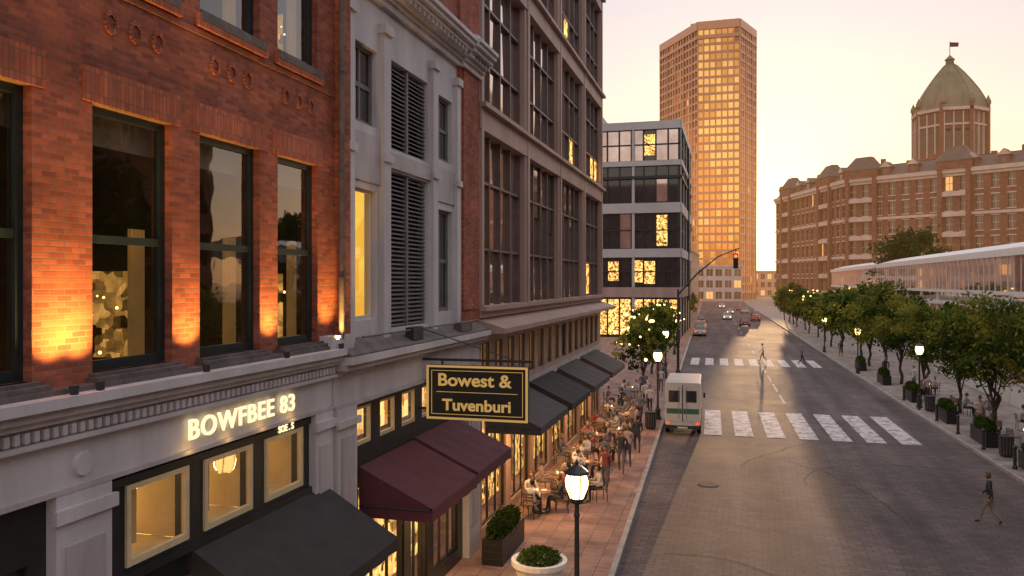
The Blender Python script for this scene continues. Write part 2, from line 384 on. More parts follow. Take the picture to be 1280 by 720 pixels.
b.fbox(FL,-8,13.7,6.62,6.74,-.1,.42,'stone_w'); b.fbox(FL,-8,13.7,6.52,6.62,-.1,.34,'stone'); b.fbox(FL,-8,13.7,6.44,6.52,-.1,.26,'stone_w')
b.fbox(FL,-8,13.7,6.26,6.44,-.1,.16,'stone'); b.fbox(FL,-8,13.7,6.20,6.26,-.1,.22,'stone_w')
for k in range(170): 
    u=-7.5+k*.125
    if u<13.6: b.fbox(FL,u,u+.065,6.29,6.40,.16,.235,'stone_w')
b.fbox(FL,-8,13.7,5.66,6.20,-.1,.10,'stone_w'); b.fbox(FL,-8,13.7,5.60,5.66,-.1,.15,'stone')
b.fbox(FL,-8,13.7,6.742,6.80,-.1,.22,'stone_d')
for a,c in winA: b.fbox(FL,a-.1,c+.1,6.80,6.86,.0,.18,'stone_d')
b.obj('cornice',A)
b=MB()
lw=[(8.45,9.65),(10.0,11.2),(11.57,12.75)]
for p0,p1 in ((7.25,8.08),(13.02,13.68),(1.5,2.3)):
    b.fbox(FL,p0,p1,0,5.60,-.1,.14,'stone_w'); b.fbox(FL,p0+.12,p1-.12,1,5.0,.14,.165,'stone'); b.fbox(FL,p0-.05,p1+.05,5.28,5.44,.14,.2,'stone_w')
    b.fbox(FL,p0-.05,p1+.05,.13,.6,.14,.2,'stone')
b.tube(pt(FL,7.66,5.88,.1),pt(FL,7.66,5.88,.14),.15,.13,'stone_w',20)
b.obj('pilasters',A)
b=MB()
ops=[(a,c,4.38,5.42) for a,c in lw]+[(8.3,9.9,.6,3.9),(10.1,11.4,.2,3.9),(11.6,12.9,.6,3.9)]
b.wall(FL,8.08,13.02,.13,5.6,ops,'black',.2)
ops2=[(3.0,4.6,.3,4.2),(5.2,7.0,.2,4.9)]
b.wall(FL,2.3,7.25,.13,5.6,ops2,'black',.3); b.wall(FL,-8,1.5,.13,5.6,[(-4,0,.4,4.5)],'stone_w',.3)
b.fbox(FL,8.1,13.0,5.44,5.54,.0,.05,'black'); b.fbox(FL,8.1,13.0,4.20,4.30,0,.07,'black')
b.obj('shopfront',A)
b=MB()
for a,c in lw:
    sash(b,FL,a,c,4.38,5.42,.04,'cream','glass_lit',.07,False)
    b.fquad(FL,a-.2,c+.2,4.2,5.6,-1.0,'lit')
    for s in (a-.02,c+.02): b.poly([pt(FL,s,4.38,-.2),pt(FL,s,5.42,-.2),pt(FL,s,5.42,-1),pt(FL,s,4.38,-1)],'cream')
    b.poly([pt(FL,a,4.38,-.2),pt(FL,c,4.38,-.2),pt(FL,c,4.38,-1),pt(FL,a,4.38,-1)],'cream')
    for j in range(6):
        w=(c-a)*.4/6; ua=a+.08+w*j
        b.poly([pt(FL,ua,4.5,-.3-.04*(j%2)),pt(FL,ua+w,4.5,-.3-.04*((j+1)%2)),pt(FL,ua+w,5.35,-.3-.04*((j+1)%2)),pt(FL,ua,5.35,-.3-.04*(j%2))],'creamroom')
    b.ball(pt(FL,(a+c)/2+.2,5.2,-.55),.07,'bulb2',10)
for a,c,z0,z1 in ((8.3,9.9,.6,3.9),(10.1,11.4,.2,3.9),(11.6,12.9,.6,3.9),(3.0,4.6,.3,4.2),(5.2,7.0,.2,4.9),(-4,0,.4,4.5)):
    sash(b,FL,a,c,z0,z1,-.06,'black','glass_lit',.08,False,2); b.fquad(FL,a-.2,c+.2,z0-.1,z1+.1,-1.2,'lit2')
b.obj('shop_windows',A)
text('lit_lettering','BOWFBEE 83',(FX+.17,10.85,5.93),(math.pi/2,0,math.pi/2),.40,'text',A,.015,.004,1.12,1.12)
text('small_lettering','SOE . S',(FX+.06,12.15,5.50),(math.pi/2,0,math.pi/2),.16,'text',A,.01,.002)
for y in (9.5,10.4,11.3,12.2): light('lettering_glow','POINT',(FX+.24,y,5.67),.8,(1,.58,.16),A,.05)
b=MB()
for y in (5.2,7.3,7.68,9.63,11.72,13.62):
    b.tube((FX+.34,y,6.745),(FX+.33,y,6.84),.045,.055,'iron',10)
    light('uplight','SPOT',(FX+.35,y,6.87),330,(1,.54,.12),A,.05,(math.radians(180),math.radians(-7),0),math.radians(105))
b.obj('uplight_fixtures',A)
b=MB(); b.tube((FX+.22,13.85,6.9),(FX+.22,13.85,17.2),.055,.055,'stone_d',10)
for z in (8,10,12,14): b.tube((FX+.22,13.85,z),(FX+.22,13.85,z+.08),.075,.075,'stone_d',10)
b.obj('downpipe',A)

# ---------------------------------------------------------------- awnings
def awning(name,y0,y1,z0,z1,out,mat,val=.25,ribs=4,parent=None):
    b=MB(); n=ribs*2
    for i in range(n):
        ya=y0+(y1-y0)*i/n; yb=y0+(y1-y0)*(i+1)/n
        sa=.03*(i%2); sb=.03*((i+1)%2)
        def P(y,t,s): return (FX+.02+out*t, y, z0+(z1-z0)*t - s*math.sin(math.pi*t))
        for k in range(5):
            t=k/5; t2=(k+1)/5
            b.poly([P(ya,t,sa),P(ya,t2,sa),P(yb,t2,sb),P(yb,t,sb)],mat)
        xo=FX+.02+out
        b.poly([(xo,ya,z1),(xo+.01,ya,z1-val+.03*(i%2)),(xo+.01,yb,z1-val+.03*((i+1)%2)),(xo,yb,z1)],mat)
    for y in (y0,y1):
        b.poly([(FX+.02,y,z0),(FX+.02,y,z1-val),(FX+.02+out,y,z1-val),(FX+.02+out,y,z1)],mat)
        b.tube((FX+.02,y,z1-.05),(FX+out,y,z1-.05),.02,.02,'iron',6)
    b.tube((FX+out,y0,z1-.02),(FX+out,y1,z1-.02),.025,.025,'iron',6)
    return b.obj(name,parent)
awning('awning',9.7,13.5,4.22,3.35,1.5,'awn_black',.25,5)
awning('awning',15.0,17.9,4.2,3.45,1.6,'awn_red',.28,4)
awning('awning',17.98,20.9,4.25,3.5,1.6,'awn_red',.28,4)
light('shop_spill','AREA',(FX+.9,17.8,3.1),130,(1,.58,.22),None,1.2,(0,0,0))  # added area light without a fixture, for warm spill from the shops
light('shop_spill','AREA',(FX+.9,11.5,3.1),60,(1,.6,.25),None,1.2,(0,0,0))

# ---------------------------------------------------------------- building B
Bd=empty('stone_building')
b=MB()
opsB=[(14.75,15.9,7.2,9.95),(14.75,15.9,11.3,12.95),(16.5,18.9,6.95,10.5),(16.5,18.9,11.0,13.0),(19.45,20.7,7.2,9.9),(19.45,20.7,11.2,12.9)]
b.wall(FL,14.35,21.1,6.6,14.0,opsB,'stone_w',.3)
for u0,u1 in ((14.35,14.62),(16.02,16.38),(19.0,19.34),(20.82,21.1)):
    b.fbox(FL,u0,u1,6.75,13.4,0,.12,'stone_w'); b.fbox(FL,u0-.05,u1+.05,13.4,13.6,0,.18,'stone_w'); b.fbox(FL,u0-.05,u1+.05,10.62,10.78,.12,.17,'stone_w')
b.fbox(FL,16.38,19.0,10.55,10.9,0,.06,'stone'); b.fbox(FL,14.62,16.02,10.1,11.1,0,.04,'stone'); b.fbox(FL,19.34,20.82,10.1,11.0,0,.04,'stone')
b.obj('stone_wall',Bd)
b=MB()
b.fbox(FL,13.99,14.34,6.5,17.5,-.3,.16,'brick'); b.fbox(FL,21.11,22.83,6.5,17.5,-.3,.10,'brick'); b.fbox(FL,14.35,21.1,14.9,17.5,-.3,.02,'brick')
b.fbox(FL,21.3,22.6,7.2,14,.1,.14,'brick')
b.obj('brick_piers',Bd)
b=MB()
z=14.0
for h,d in ((.16,.12),(.1,.2),(.14,.32),(.12,.44),(.12,.55),(.1,.62),(.12,.5)):
    b.fbox(FL,14.36,21.08,z,z+h,-.1,d,'stone_w'); z+=h
    b.fbox(FL,21.12,22.82,z-h,z,.1,d+.1,'stone_w')
for k in range(30):
    u=14.5+k*.28
    if abs(u-21.1)<.25: continue
    b.fbox(FL,u,u+.12,14.27,14.40,.12,.42,'stone')
b.obj('roof_cornice',Bd)
b=MB()
for (a,c,z0,z1) in ((16.5,18.9,6.95,10.5),(16.5,18.9,11.0,13.0)):
    b.fquad(FL,a,c,z0,z1,-.28,'black')
    b.fbox(FL,(a+c)/2-.05,(a+c)/2+.05,z0,z1,-.2,-.05,'louvre')
    z=z0+.03
    while z<z1-.1:
        b.hexa([pt(FL,u,zz,d) for (d,zz0) in ((-.2,0.05),(-.08,0)) for zz in (z+zz0,z+zz0+.025) for u in (a,c)],'louvre'); z+=.1
for (a,c,z0,z1) in ((14.75,15.9,11.3,12.95),(19.45,20.7,11.2,12.9),(19.45,20.7,7.2,9.9)):
    sash(b,FL,a,c,z0,z1,-.12,'louvre','glass_dk',.08,True,2)
sash(b,FL,14.75,15.9,7.2,9.95,-.12,'stone_w','glass_lit',.06,False)
b.fquad(FL,14.4,16.3,7,10.2,-1.2,'lity'); b.poly([pt(FL,15.95,7,-.3),pt(FL,15.95,10.2,-.3),pt(FL,15.95,10.2,-1.2),pt(FL,15.95,7,-1.2)],'lity')
b.obj('windows_and_louvres',Bd)
b=MB()
b.fbox(FL,13.72,22.8,6.42,6.56,-.1,.5,'stone_w'); b.fbox(FL,13.72,22.8,6.30,6.42,-.1,.4,'stone'); b.fbox(FL,13.72,22.8,5.62,6.30,-.1,.12,'stone_w'); b.fbox(FL,13.72,22.8,5.54,5.62,-.1,.18,'stone')
b.hexa([pt(FL,u,zz,d) for (d,zt) in ((0,6.86),(.46,6.60)) for zz in (6.562,zt) for u in (13.8,22.7)],'stone_d')
b.fbox(FL,13.4,14.3,6.56,6.98,.0,.26,'stone_w')
for k in range(60): b.fbox(FL,13.9+k*.148,13.97+k*.148,6.18,6.28,.12,.2,'stone_w')
b.tube(pt(FL,14.5,6.9,.35),pt(FL,22,6.9,.35),.02,.02,'iron',6)
b.fbox(FL,17,17.6,6.65,6.95,.2,.4,'iron'); b.fbox(FL,20.3,21.2,6.65,6.9,.2,.42,'stone_d')
for p0,p1 in ((13.74,14.55),(21.6,22.6)):
    b.fbox(FL,p0,p1,0,5.54,-.1,.2,'stone_w'); b.fbox(FL,p0+.15,p1-.15,1,5.0,.2,.23,'stone'); b.fbox(FL,p0-.06,p1+.06,5.2,5.34,.2,.27,'stone_w')
b.obj('ledge_and_pilasters',Bd)
b=MB()
wB=[(14.78,15.65),(16.05,16.9),(17.25,18.1),(18.5,19.4),(19.8,20.9)]
ops=[(a,c,4.62,5.42) for a,c in wB]+[(15,17.4,.5,3.8),(17.8,18.9,.14,3.8),(19.3,21.2,.5,3.8)]
b.wall(FL,14.55,21.6,.13,5.54,ops,'black',.2)
for a,c in wB:
    sash(b,FL,a,c,4.62,5.42,-.02,'cream','glass_lit',.06,False); b.fquad(FL,a-.2,c+.2,4.5,5.6,-.8,'lit')
for a,c in ((15,17.4),(17.8,18.9),(19.3,21.2)):
    sash(b,FL,a,c,.5,3.8,-.05,'black','glass_lit',.07,False,3); b.fquad(FL,a-.2,c+.2,.3,4,-1.2,'lit2')
b.obj('shopfront',Bd)

# projecting sign
S=empty('hanging_sign',(-6,18.2,5.35))
def addp(o,p):
    o.parent=p; o.matrix_parent_inverse=Matrix.Translation(-p.location); return o
b=MB(); x0,x1,y,z0,z1=-7.15,-4.62,18.2,4.68,5.98
b.box(x0,x1,y,y+.16,z0,z1,'black')
for q in ((x0,x1,z0,z0+.05),(x0,x1,z1-.05,z1),(x0,x0+.05,z0+.05,z1-.05),(x1-.05,x1,z0+.05,z1-.05)):
    b.box(q[0],q[1],y-.03,y+.0,q[2],q[3],'gold')
for q in ((x0+.12,x1-.12,z0+.12,z0+.132),(x0+.12,x1-.12,z1-.132,z1-.12),(x0+.12,x0+.132,z0+.132,z1-.132),(x1-.132,x1-.12,z0+.132,z1-.132)):
    b.box(q[0],q[1],y-.012,y,q[2],q[3],'gold')
b.box(x0+.25,x1-.25,y-.012,y,5.335,5.347,'gold')
b.box(FX,-4.5,y+.05,y+.11,z1+.1,z1+.16,'iron')
for x in (-6.8,-4.8): b.box(x,x+.04,y+.06,y+.1,z1,z1+.1,'iron')
b.tube((FX,y+.08,z1+.9),(-4.9,y+.08,z1+.14),.015,.015,'iron',6); b.box(FX,x0,y+.05,y+.11,z0+.2,z0+.26,'iron')
addp(b.obj('sign_board'),S)
t=text('sign_text','Bowest & ',((x0+x1)/2,y-.012,5.62),(math.pi/2,0,0),.42,'gold',None,.01,.008,1.12); addp(t,S)
t=text('sign_text','Tuvenburi',((x0+x1)/2,y-.012,5.02),(math.pi/2,0,0),.38,'gold',None,.01,.009,1.1); addp(t,S)

# ---------------------------------------------------------------- building C
C=empty('glass_office_building')
Y0,Y1=22.85,46.3
b=MB(); g=MB(); nb=4; bw=(Y1-Y0)/nb
floors=[(7.25,12.6),(13.4,18.0),(18.8,23.6),(24.4,29.0)]
for fi,(z0,z1) in enumerate(floors):
    for k in range(nb):
        a=Y0+k*bw; c=a+bw; nm=4; pw=(bw-.9)/nm
        fz=[z0,z0+(z1-z0)*.33,z0+(z1-z0)*.72,z1]
        for j in range(nm):
            u=a+.45+pw*j
            for q in range(3):
                g.pane(FL,u,u+pw,fz[q],fz[q+1],-.22,'glass_c',.016)
            if R()<(.3 if fi==0 else .12):
                g.fquad(FL,u+.06,u+pw-.06,z1-(z1-z0)*U(.2,.5),z1,-.16,'glass_dk')
            if R()<.10: g.fquad(FL,u+.06,u+pw-.06,fz[0]+.1,fz[1]-.06,-.16,'lit2')
        for j in range(nm+1):
            u=a+.45+pw*j
            b.fbox(FL,u-.035,u+.035,z0,z1,-.26,-.09,'frame_br')
        for z in fz[1:3]: b.fbox(FL,a+.4,c-.4,z-.04,z+.04,-.25,-.10,'frame_br')
for k in range(nb+1):
    u=Y0+k*bw; a=max(Y0,u-.4); c=min(Y1,u+.4)
    b.fbox(FL,a,c,6.9,29.6,-.3,.10,'rose'); b.fbox(FL,(a+c)/2-.12,(a+c)/2+.12,7.3,29.3,.10,.16,'rose')
for z0,z1 in ((6.9,7.25),(12.6,13.4),(18.0,18.8),(23.6,24.4),(29,29.6)):
    b.fbox(FL,Y0,Y1,z0,z1,-.25,.14,'rose'); b.fbox(FL,Y0-.0,Y1+.1,z1-.14,z1-.002,.14,.32,'rose')
b.fbox(FL,Y0,Y1+.2,29.6,29.9,-1,.5,'rose')
b.obj('stone_grid',C); g.obj('glazing',C)
fe=frame((FX,Y1),(FX-22,Y1)); b=MB(); b.wall(fe,0,22,0,29.6,[],'rose'); b.wall(frame((FX-22,Y0),(FX,Y0)),0,22,14,29.6,[],'rose'); 
b.poly([(FX,Y0,29.6),(FX,Y1,29.6),(FX-22,Y1,29.6),(FX-22,Y0,29.6)],'roofm'); b.obj('side_walls',C)
b=MB()
b.hexa([pt(FL,u,zz,d) for (d,zt) in ((0,6.88),(.9,6.6)) for zz in (6.45,zt) for u in (Y0,Y1)],'rose')
ops=[]
u=Y0+.5
while u+1.1<Y1: ops.append((u,u+1.05,4.6,6.1)); u+=1.5
ops2=[(Y0+.6+k*3.3,Y0+3.3+k*3.3,.4,3.8) for k in range(7)]
b.wall(FL,Y0,Y1,.13,6.45,ops+ops2,'rose',.25)
for o in ops: 
    sash(b,FL,o[0],o[1],o[2],o[3],-.08,'black','glass_lit',.06,False,2); b.fquad(FL,o[0]-.1,o[1]+.1,o[2],o[3],-.5,'lit' if R()<.85 else 'darkroom')
for o in ops2: sash(b,FL,o[0],o[1],o[2],o[3],-.08,'black','glass_lit',.07,False,3); b.fquad(FL,o[0]-.1,o[1]+.1,o[2],o[3],-.8,'lit2')
b.fbox(FL,Y0,Y1,4.15,4.4,0,.1,'stone')
b.obj('street_level',C)
for i,(a,c) in enumerate(((24,28.2),(29,33),(34,38.4),(39.4,44))):
    awning('awning',a,c,4.3,3.5,1.7,'awn_grey' if i!=1 else 'awn_black',.25,4)
    light('shop_spill','AREA',(FX+1.0,(a+c)/2,3.1),110,(1,.54,.2),None,1.0,(0,0,0))  # added shop spill again, no fixture under the awning

# ---------------------------------------------------------------- generic buildings
def facade(b,fr,W,z0,nf,fh,bay,wm,ww=.55,wh=.62,litp=.12,glass='glass_dk',sill=None,dep=.3,lit='warm_win'):
    n=max(1,int(W/bay)); bw=W/n; ops=[]
    for f in range(nf):
        for k in range(n):
            a=k*bw+bw*(1-ww)/2; z=z0+f*fh+fh*(1-wh)/2; ops.append((a,a+bw*ww,z,z+fh*wh))
    b.wall(fr,0,W,0,z0+nf*fh,ops,wm,dep)
    for o in ops:
        b.fquad(fr,o[0],o[1],o[2],o[3],-dep,lit if R()<litp else glass)
        fm=sill or wm
        b.fbox(fr,(o[0]+o[1])/2-.07,(o[0]+o[1])/2+.07,o[2],o[3],-dep,-dep+.08,fm)
        if sill:
            b.fbox(fr,o[0]-.15,o[1]+.15,o[2]-.3,o[2],0,.12,sill); b.fbox(fr,o[0]-.15,o[1]+.15,o[3],o[3]+.35,0,.1,sill)
            zm=(o[2]+o[3])/2; b.fbox(fr,o[0],o[1],zm-.09,zm+.09,-dep,-dep+.07,sill)
def rectb(name,x0,x1,y0,y1,nf,fh,bay,wm,z0=0.13,cor=None,**kw):
    e=empty(name); b=MB()
    facade(b,frame((x0,y0),(x1,y0)),x1-x0,z0,nf,fh,bay,wm,**kw)
    if x0<0: facade(b,frame((x1,y0),(x1,y1)),y1-y0,z0,nf,fh,bay,wm,**kw)
    else: facade(b,frame((x0,y1),(x0,y0)),y1-y0,z0,nf,fh,bay,wm,**kw)
    H=z0+nf*fh
    b.obj('walls',e); b=MB()
    b.box(x0-.4,x1+.4,y0-.4,y1+.4,H,H+.9,cor or wm); b.box(x0+.2,x1-.2,y0+.2,y1-.2,H+.9,H+.95,'roofm')
    b.box(x0+2,x0+5,y0+3,y0+6,H+.9,H+2.6,'metal')
    b.obj('parapet_and_roof',e); return e

D=empty('modern_office_building'); Xd,Yd=-6.9,113.0
ff=frame((Xd-34,Yd),(Xd,Yd)); fs=frame((Xd,Yd),(Xd,Yd+28))
M['greywhite']=std('panel_grey',(.44,.42,.41),.5,.15,.2)
for fr,W,nm in ((ff,34,'front_facade'),(fs,28,'street_facade')):
    b=MB()
    b.fquad(fr,0,W,0,29.7,-.34,'glass_dk')
    for z0,z1,mt in ((29.3,30.4,'greywhite'),(24.2,24.9,'greywhite'),(22.4,22.8,'black'),(17.6,19.0,'greywhite'),(11.4,12.6,'greywhite'),(5.8,7.2,'rose')):
        b.fbox(fr,0,W,z0,z1,-.3,.25,mt)
    k=0
    while k*1.7<W:
        u=k*1.7; b.fbox(fr,u,u+.12,0,29.3,-.3,.0,'black')
        if k%4==0: b.fbox(fr,u+.13,u+.5,0,29.3,-.3,.12,'greywhite')
        for z0,z1 in ((7.4,11.3),(12.7,17.5),(19.2,22.3),(25,29.2)):
            r=R()
            if r<(.45 if z0<8 else .06): b.fquad(fr,u+.15,u+1.6,z0+U(0,1),z1-U(.2,.6),-.25,'lit2')
            elif r<.85 and z0>24: b.pane(fr,u+.15,u+1.6,z0,z1,-.25,'glass_c')
            elif r<.25: b.pane(fr,u+.15,u+1.6,z0,z1,-.25,'glass_c')
        b.fquad(fr,u+.15,u+1.6,.5,5.5,-.25,'lit2'); k+=1
    for z in (9.4,15.2,27.2): b.fbox(fr,0,W,z-.08,z+.08,-.3,-.02,'black')
    b.fbox(fr,W*.58,W*.64,5,29,-.3,.4,'black')
    b.obj(nm,D)
b=MB(); b.box(Xd-34,Xd-.35,Yd+.35,Yd+28,29.7,30.1,'roofm'); b.box(Xd-26,Xd-12,Yd+6,Yd+16,30.1,33,'metal'); b.obj('roof',D)

# tower, its golden evening glow painted into the panes
T=empty('tower_block'); P=[(-33.3,389),(-14.5,359),(3.3,358.7),(10.5,378.3),(10.5,402),(-28,412)]
Ht=121; b=MB(); g=MB()
for i in range(len(P)):
    p,q=P[i],P[(i+1)%len(P)]; fr=frame(p,q); W=(Vector(q)-Vector(p)).length
    if i>3: g.fquad(fr,0,W,0,Ht,-.1,'towerstone'); continue
    n=round(W/2.6); bw=W/n
    for k in range(n+1):
        b.fbox(fr,max(0,k*bw-.32),min(W,k*bw+.32),0,Ht,-.4,0.3 if k%3==0 else .08,'towerstone')
    z=3.6
    while z<Ht-1:
        b.fbox(fr,0,W,z-.6,z+.45,-.4,.0,'towerstone')
        for k in range(n):
            # reflections and evening glow painted by pane choice; brighter low and to the right
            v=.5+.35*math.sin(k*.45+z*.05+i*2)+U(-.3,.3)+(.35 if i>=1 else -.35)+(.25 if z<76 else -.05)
            mt='warm_win' if R()<.015 else ('towerglow' if v>.95 else ('towerglow_mid' if v>.45 else 'towerglass'))
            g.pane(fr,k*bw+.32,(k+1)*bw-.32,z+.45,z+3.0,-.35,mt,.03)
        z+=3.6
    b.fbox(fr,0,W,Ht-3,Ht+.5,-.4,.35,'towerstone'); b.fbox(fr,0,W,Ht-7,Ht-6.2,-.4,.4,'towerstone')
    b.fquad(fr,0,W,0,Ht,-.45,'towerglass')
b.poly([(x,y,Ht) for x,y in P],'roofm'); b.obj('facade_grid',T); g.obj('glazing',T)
b=MB(); b.box(-18,2,370,392,Ht,Ht+3.5,'towerstone'); b.obj('plant_room',T)

rectb('office_building',-18,4,336,350,3,4.6,3.2,'stone_w',ww=.7,litp=.25)
rectb('apartment_building',7,30,430,460,3,4.2,3,'trim',litp=.3)
rectb('brick_building',-34,-10.5,160,215,5,4.2,3.4,'brick_far',litp=.2)
rectb('brick_building',-36,-12.5,235,320,4,4.4,3.4,'trim',litp=.2)
rectb('apartment_building',-12,7,470,500,5,3.8,3,'trim',litp=.25)
rectb('unseen_dark_block',27,60,-20,58,6,4.2,3.6,'brick_far',litp=.06)  # unseen block added to darken window reflections and light on the left facades

# mansion
MN=empty('brick_station_hotel')
pa,pb,pc=(17,338.6),(36,280),(112,229.5)
b=MB(); r=MB()
for (p,q),nf in zip([(pa,pb),(pb,pc)],(6,6)):
    fr=frame(p,q); W=(Vector(q)-Vector(p)).length
    facade(b,fr,W,4,nf,6.0,4.0,'brick_far',.5,.68,.04,'glass_dk','trim',.5)
    for z in (4,16,28,39.6): b.fbox(fr,0,W,z-.5,z+.3,0,.5,'trim')
    b.fbox(fr,-.3,W+.3,40,41.2,-1,1.0,'trim')
    r.poly([pt(fr,0,41.2,.2),pt(fr,W,41.2,.2),pt(fr,W-2,45.2,-4),pt(fr,2,45.2,-4)],'roofm')
    n=int(W/8)
    for k in range(n):
        u=(k+.5)*W/n
        r.fbox(fr,u-1.4,u+1.4,41.2,44,-4,-.2,'brick_far'); r.fquad(fr,u-.7,u+.7,41.8,43.4,-.19,'glass_dk')
        r.poly([pt(fr,u-1.8,44,.1),pt(fr,u+1.8,44,.1),pt(fr,u,45.8,.1)],'trim'); 
        r.poly([pt(fr,u-1.8,44,.1),pt(fr,u,45.8,.1),pt(fr,u,45.8,-4),pt(fr,u-1.8,44,-4)],'roofm'); r.poly([pt(fr,u+1.8,44,.1),pt(fr,u,45.8,.1),pt(fr,u,45.8,-4),pt(fr,u+1.8,44,-4)],'roofm')
    for uc,w in (((W*.2,9),(W*.75,10)) if p is pa else ((5,10),(W*.36,9),(W*.62,9))):
        b.fbox(fr,uc-w/2,uc-w/2+1.2,0,42,.0,1.3,'brick_far'); b.fbox(fr,uc+w/2-1.2,uc+w/2,0,42,.0,1.3,'brick_far')
        for f in range(6):
            b.fbox(fr,uc-w/2+1.2,uc+w/2-1.2,4+f*6-.8,4+f*6+.6,0,1.1,'trim')
        r.fbox(fr,uc-w/2-.3,uc+w/2+.3,41.2,43.6,-3,1.4,'brick_far')
        a0=[pt(fr,uc-w/2-.5,43.6,1.6),pt(fr,uc+w/2+.5,43.6,1.6),pt(fr,uc+w/2+.5,43.6,-5),pt(fr,uc-w/2-.5,43.6,-5)]
        top=[pt(fr,uc-w/4,48,-1),pt(fr,uc+w/4,48,-1),pt(fr,uc+w/4,48,-3),pt(fr,uc-w/4,48,-3)]
        for j in range(4): r.poly([a0[j],a0[(j+1)%4],top[(j+1)%4],top[j]],'roofm')
        r.poly(top,'roofm')
r.poly([(19,340,45.2),(38.5,283,45.2),(112,234,45.2),(130,300,45.2),(60,360,45.2)],'roofm')
for k in range(9):
    x=48+k*7; y=290-k*4.4; r.box(x,x+1.5,y,y+1.2,45.2,U(47.5,49.5),'brick_far')
b.obj('walls',MN); r.obj('roof',MN)
b=MB(); cx,cy=71,300
def octo(z0,z1,r0,r1,mat,n=8): b.lathe((cx,cy,0),[(r0,z0),(r1,z1)],mat,n,rot=math.pi/8)
octo(36,47,12.6,12.6,'brick_far'); octo(47,48,13.4,13.4,'trim'); octo(48,48.01,13.4,11,'trim'); octo(48,64,11,11,'brick_far')
for j in range(8):
    t0=2*math.pi*j/8+math.pi/8; t1=t0+math.pi/4
    p=(cx+11*math.cos(t1),cy+11*math.sin(t1)); q=(cx+11*math.cos(t0),cy+11*math.sin(t0))
    fr=frame(q,p) ; W=(Vector(q)-Vector(p)).length
    if (pt(fr,W/2,0,1)-Vector((cx,cy,0))).length<(pt(fr,W/2,0,0)-Vector((cx,cy,0))).length: fr=frame(p,q)
    for k in range(3):
        u=W*(k+.5)/3
        b.fbox(fr,u-.9,u+.9,50.5,58,.02,.06,'roofm'); b.tube(pt(fr,u,58,.02),pt(fr,u,58,.06),.9,.9,'roofm',14)
        b.fbox(fr,u-.9,u+.9,60.2,62.4,.02,.06,'roofm')
        b.fbox(fr,u-1.5,u-1.15,49,63.5,0,.5,'trim')
    b.fbox(fr,W-.9,W+.2,48,66.5,-.3,.9,'brick_far'); 
    b.fbox(fr,-.3,W+.3,64,65,-1,.9,'trim'); b.fbox(fr,0,W,59.2,59.8,0,.4,'trim')
    c=pt(fr,W,66.5,.3); b.lathe(c,[(.9,0),(.9,1),(.05,3)],'copper',8)
prof=[(11.6,65),(11.2,66.5),(10.2,69),(8.6,72),(6.6,75),(4.4,78),(2.2,80.6),(1.2,81.4)]
b.lathe((cx,cy,0),prof,'copper',8,rot=math.pi/8)
for j in range(8):
    t=2*math.pi*j/8+math.pi/8
    for (r0,z0),(r1,z1) in zip(prof,prof[1:]): b.tube((cx+r0*math.cos(t),cy+r0*math.sin(t),z0),(cx+r1*math.cos(t),cy+r1*math.sin(t),z1),.2,.2,'copper',5,False)
b.lathe((cx,cy,81.2),[(1.3,0),(1.3,1.6),(1.7,1.7),(.8,2.6),(.12,3.4),(.1,8)],'copper',8)
b.poly([(cx+.1,cy,88.9),(cx+2.6,cy-.5,88.5),(cx+2.5,cy-.4,87.1),(cx+.1,cy,87.3)],'awn_red')
b.obj('domed_tower',MN)

# station canopy
CN=empty('station_canopy'); b=MB()
n=8
for i in range(17):
    y0=72+i*10; y1=y0+10
    for k in range(n):
        def Q(t,y): return (27+13*t,y,11.3+1.3*math.sin(math.pi*t))
        b.poly([Q(k/n,y0),Q((k+1)/n,y0),Q((k+1)/n,y1-.15),Q(k/n,y1-.15)],'white')
    b.box(26.8,27.05,y0,y1,10.6,11.35,'white'); b.box(39.9,40.1,y0,y1,10.6,11.35,'white')
    for x in (27.6,39.4): b.tube((x,y0+1,0.13),(x,y0+1,11.4),.22,.16,'white',10)
    b.tube((27.6,y0+1,9.3),(29.8,y0+1,12.0),.1,.08,'white',6)
    b.box(27.1,27.2,y0+.3,y1-.3,7.0,10.6,'glass_c')
    for q in range(5): b.box(27.05,27.25,y0+q*2,y0+q*2+.1,7,10.6,'white')
b.box(27.0,40,72,242,5.0,5.5,'white'); b.box(26.9,27.0,72,242,6.6,7.0,'white')
b.obj('canopy_roof',CN)

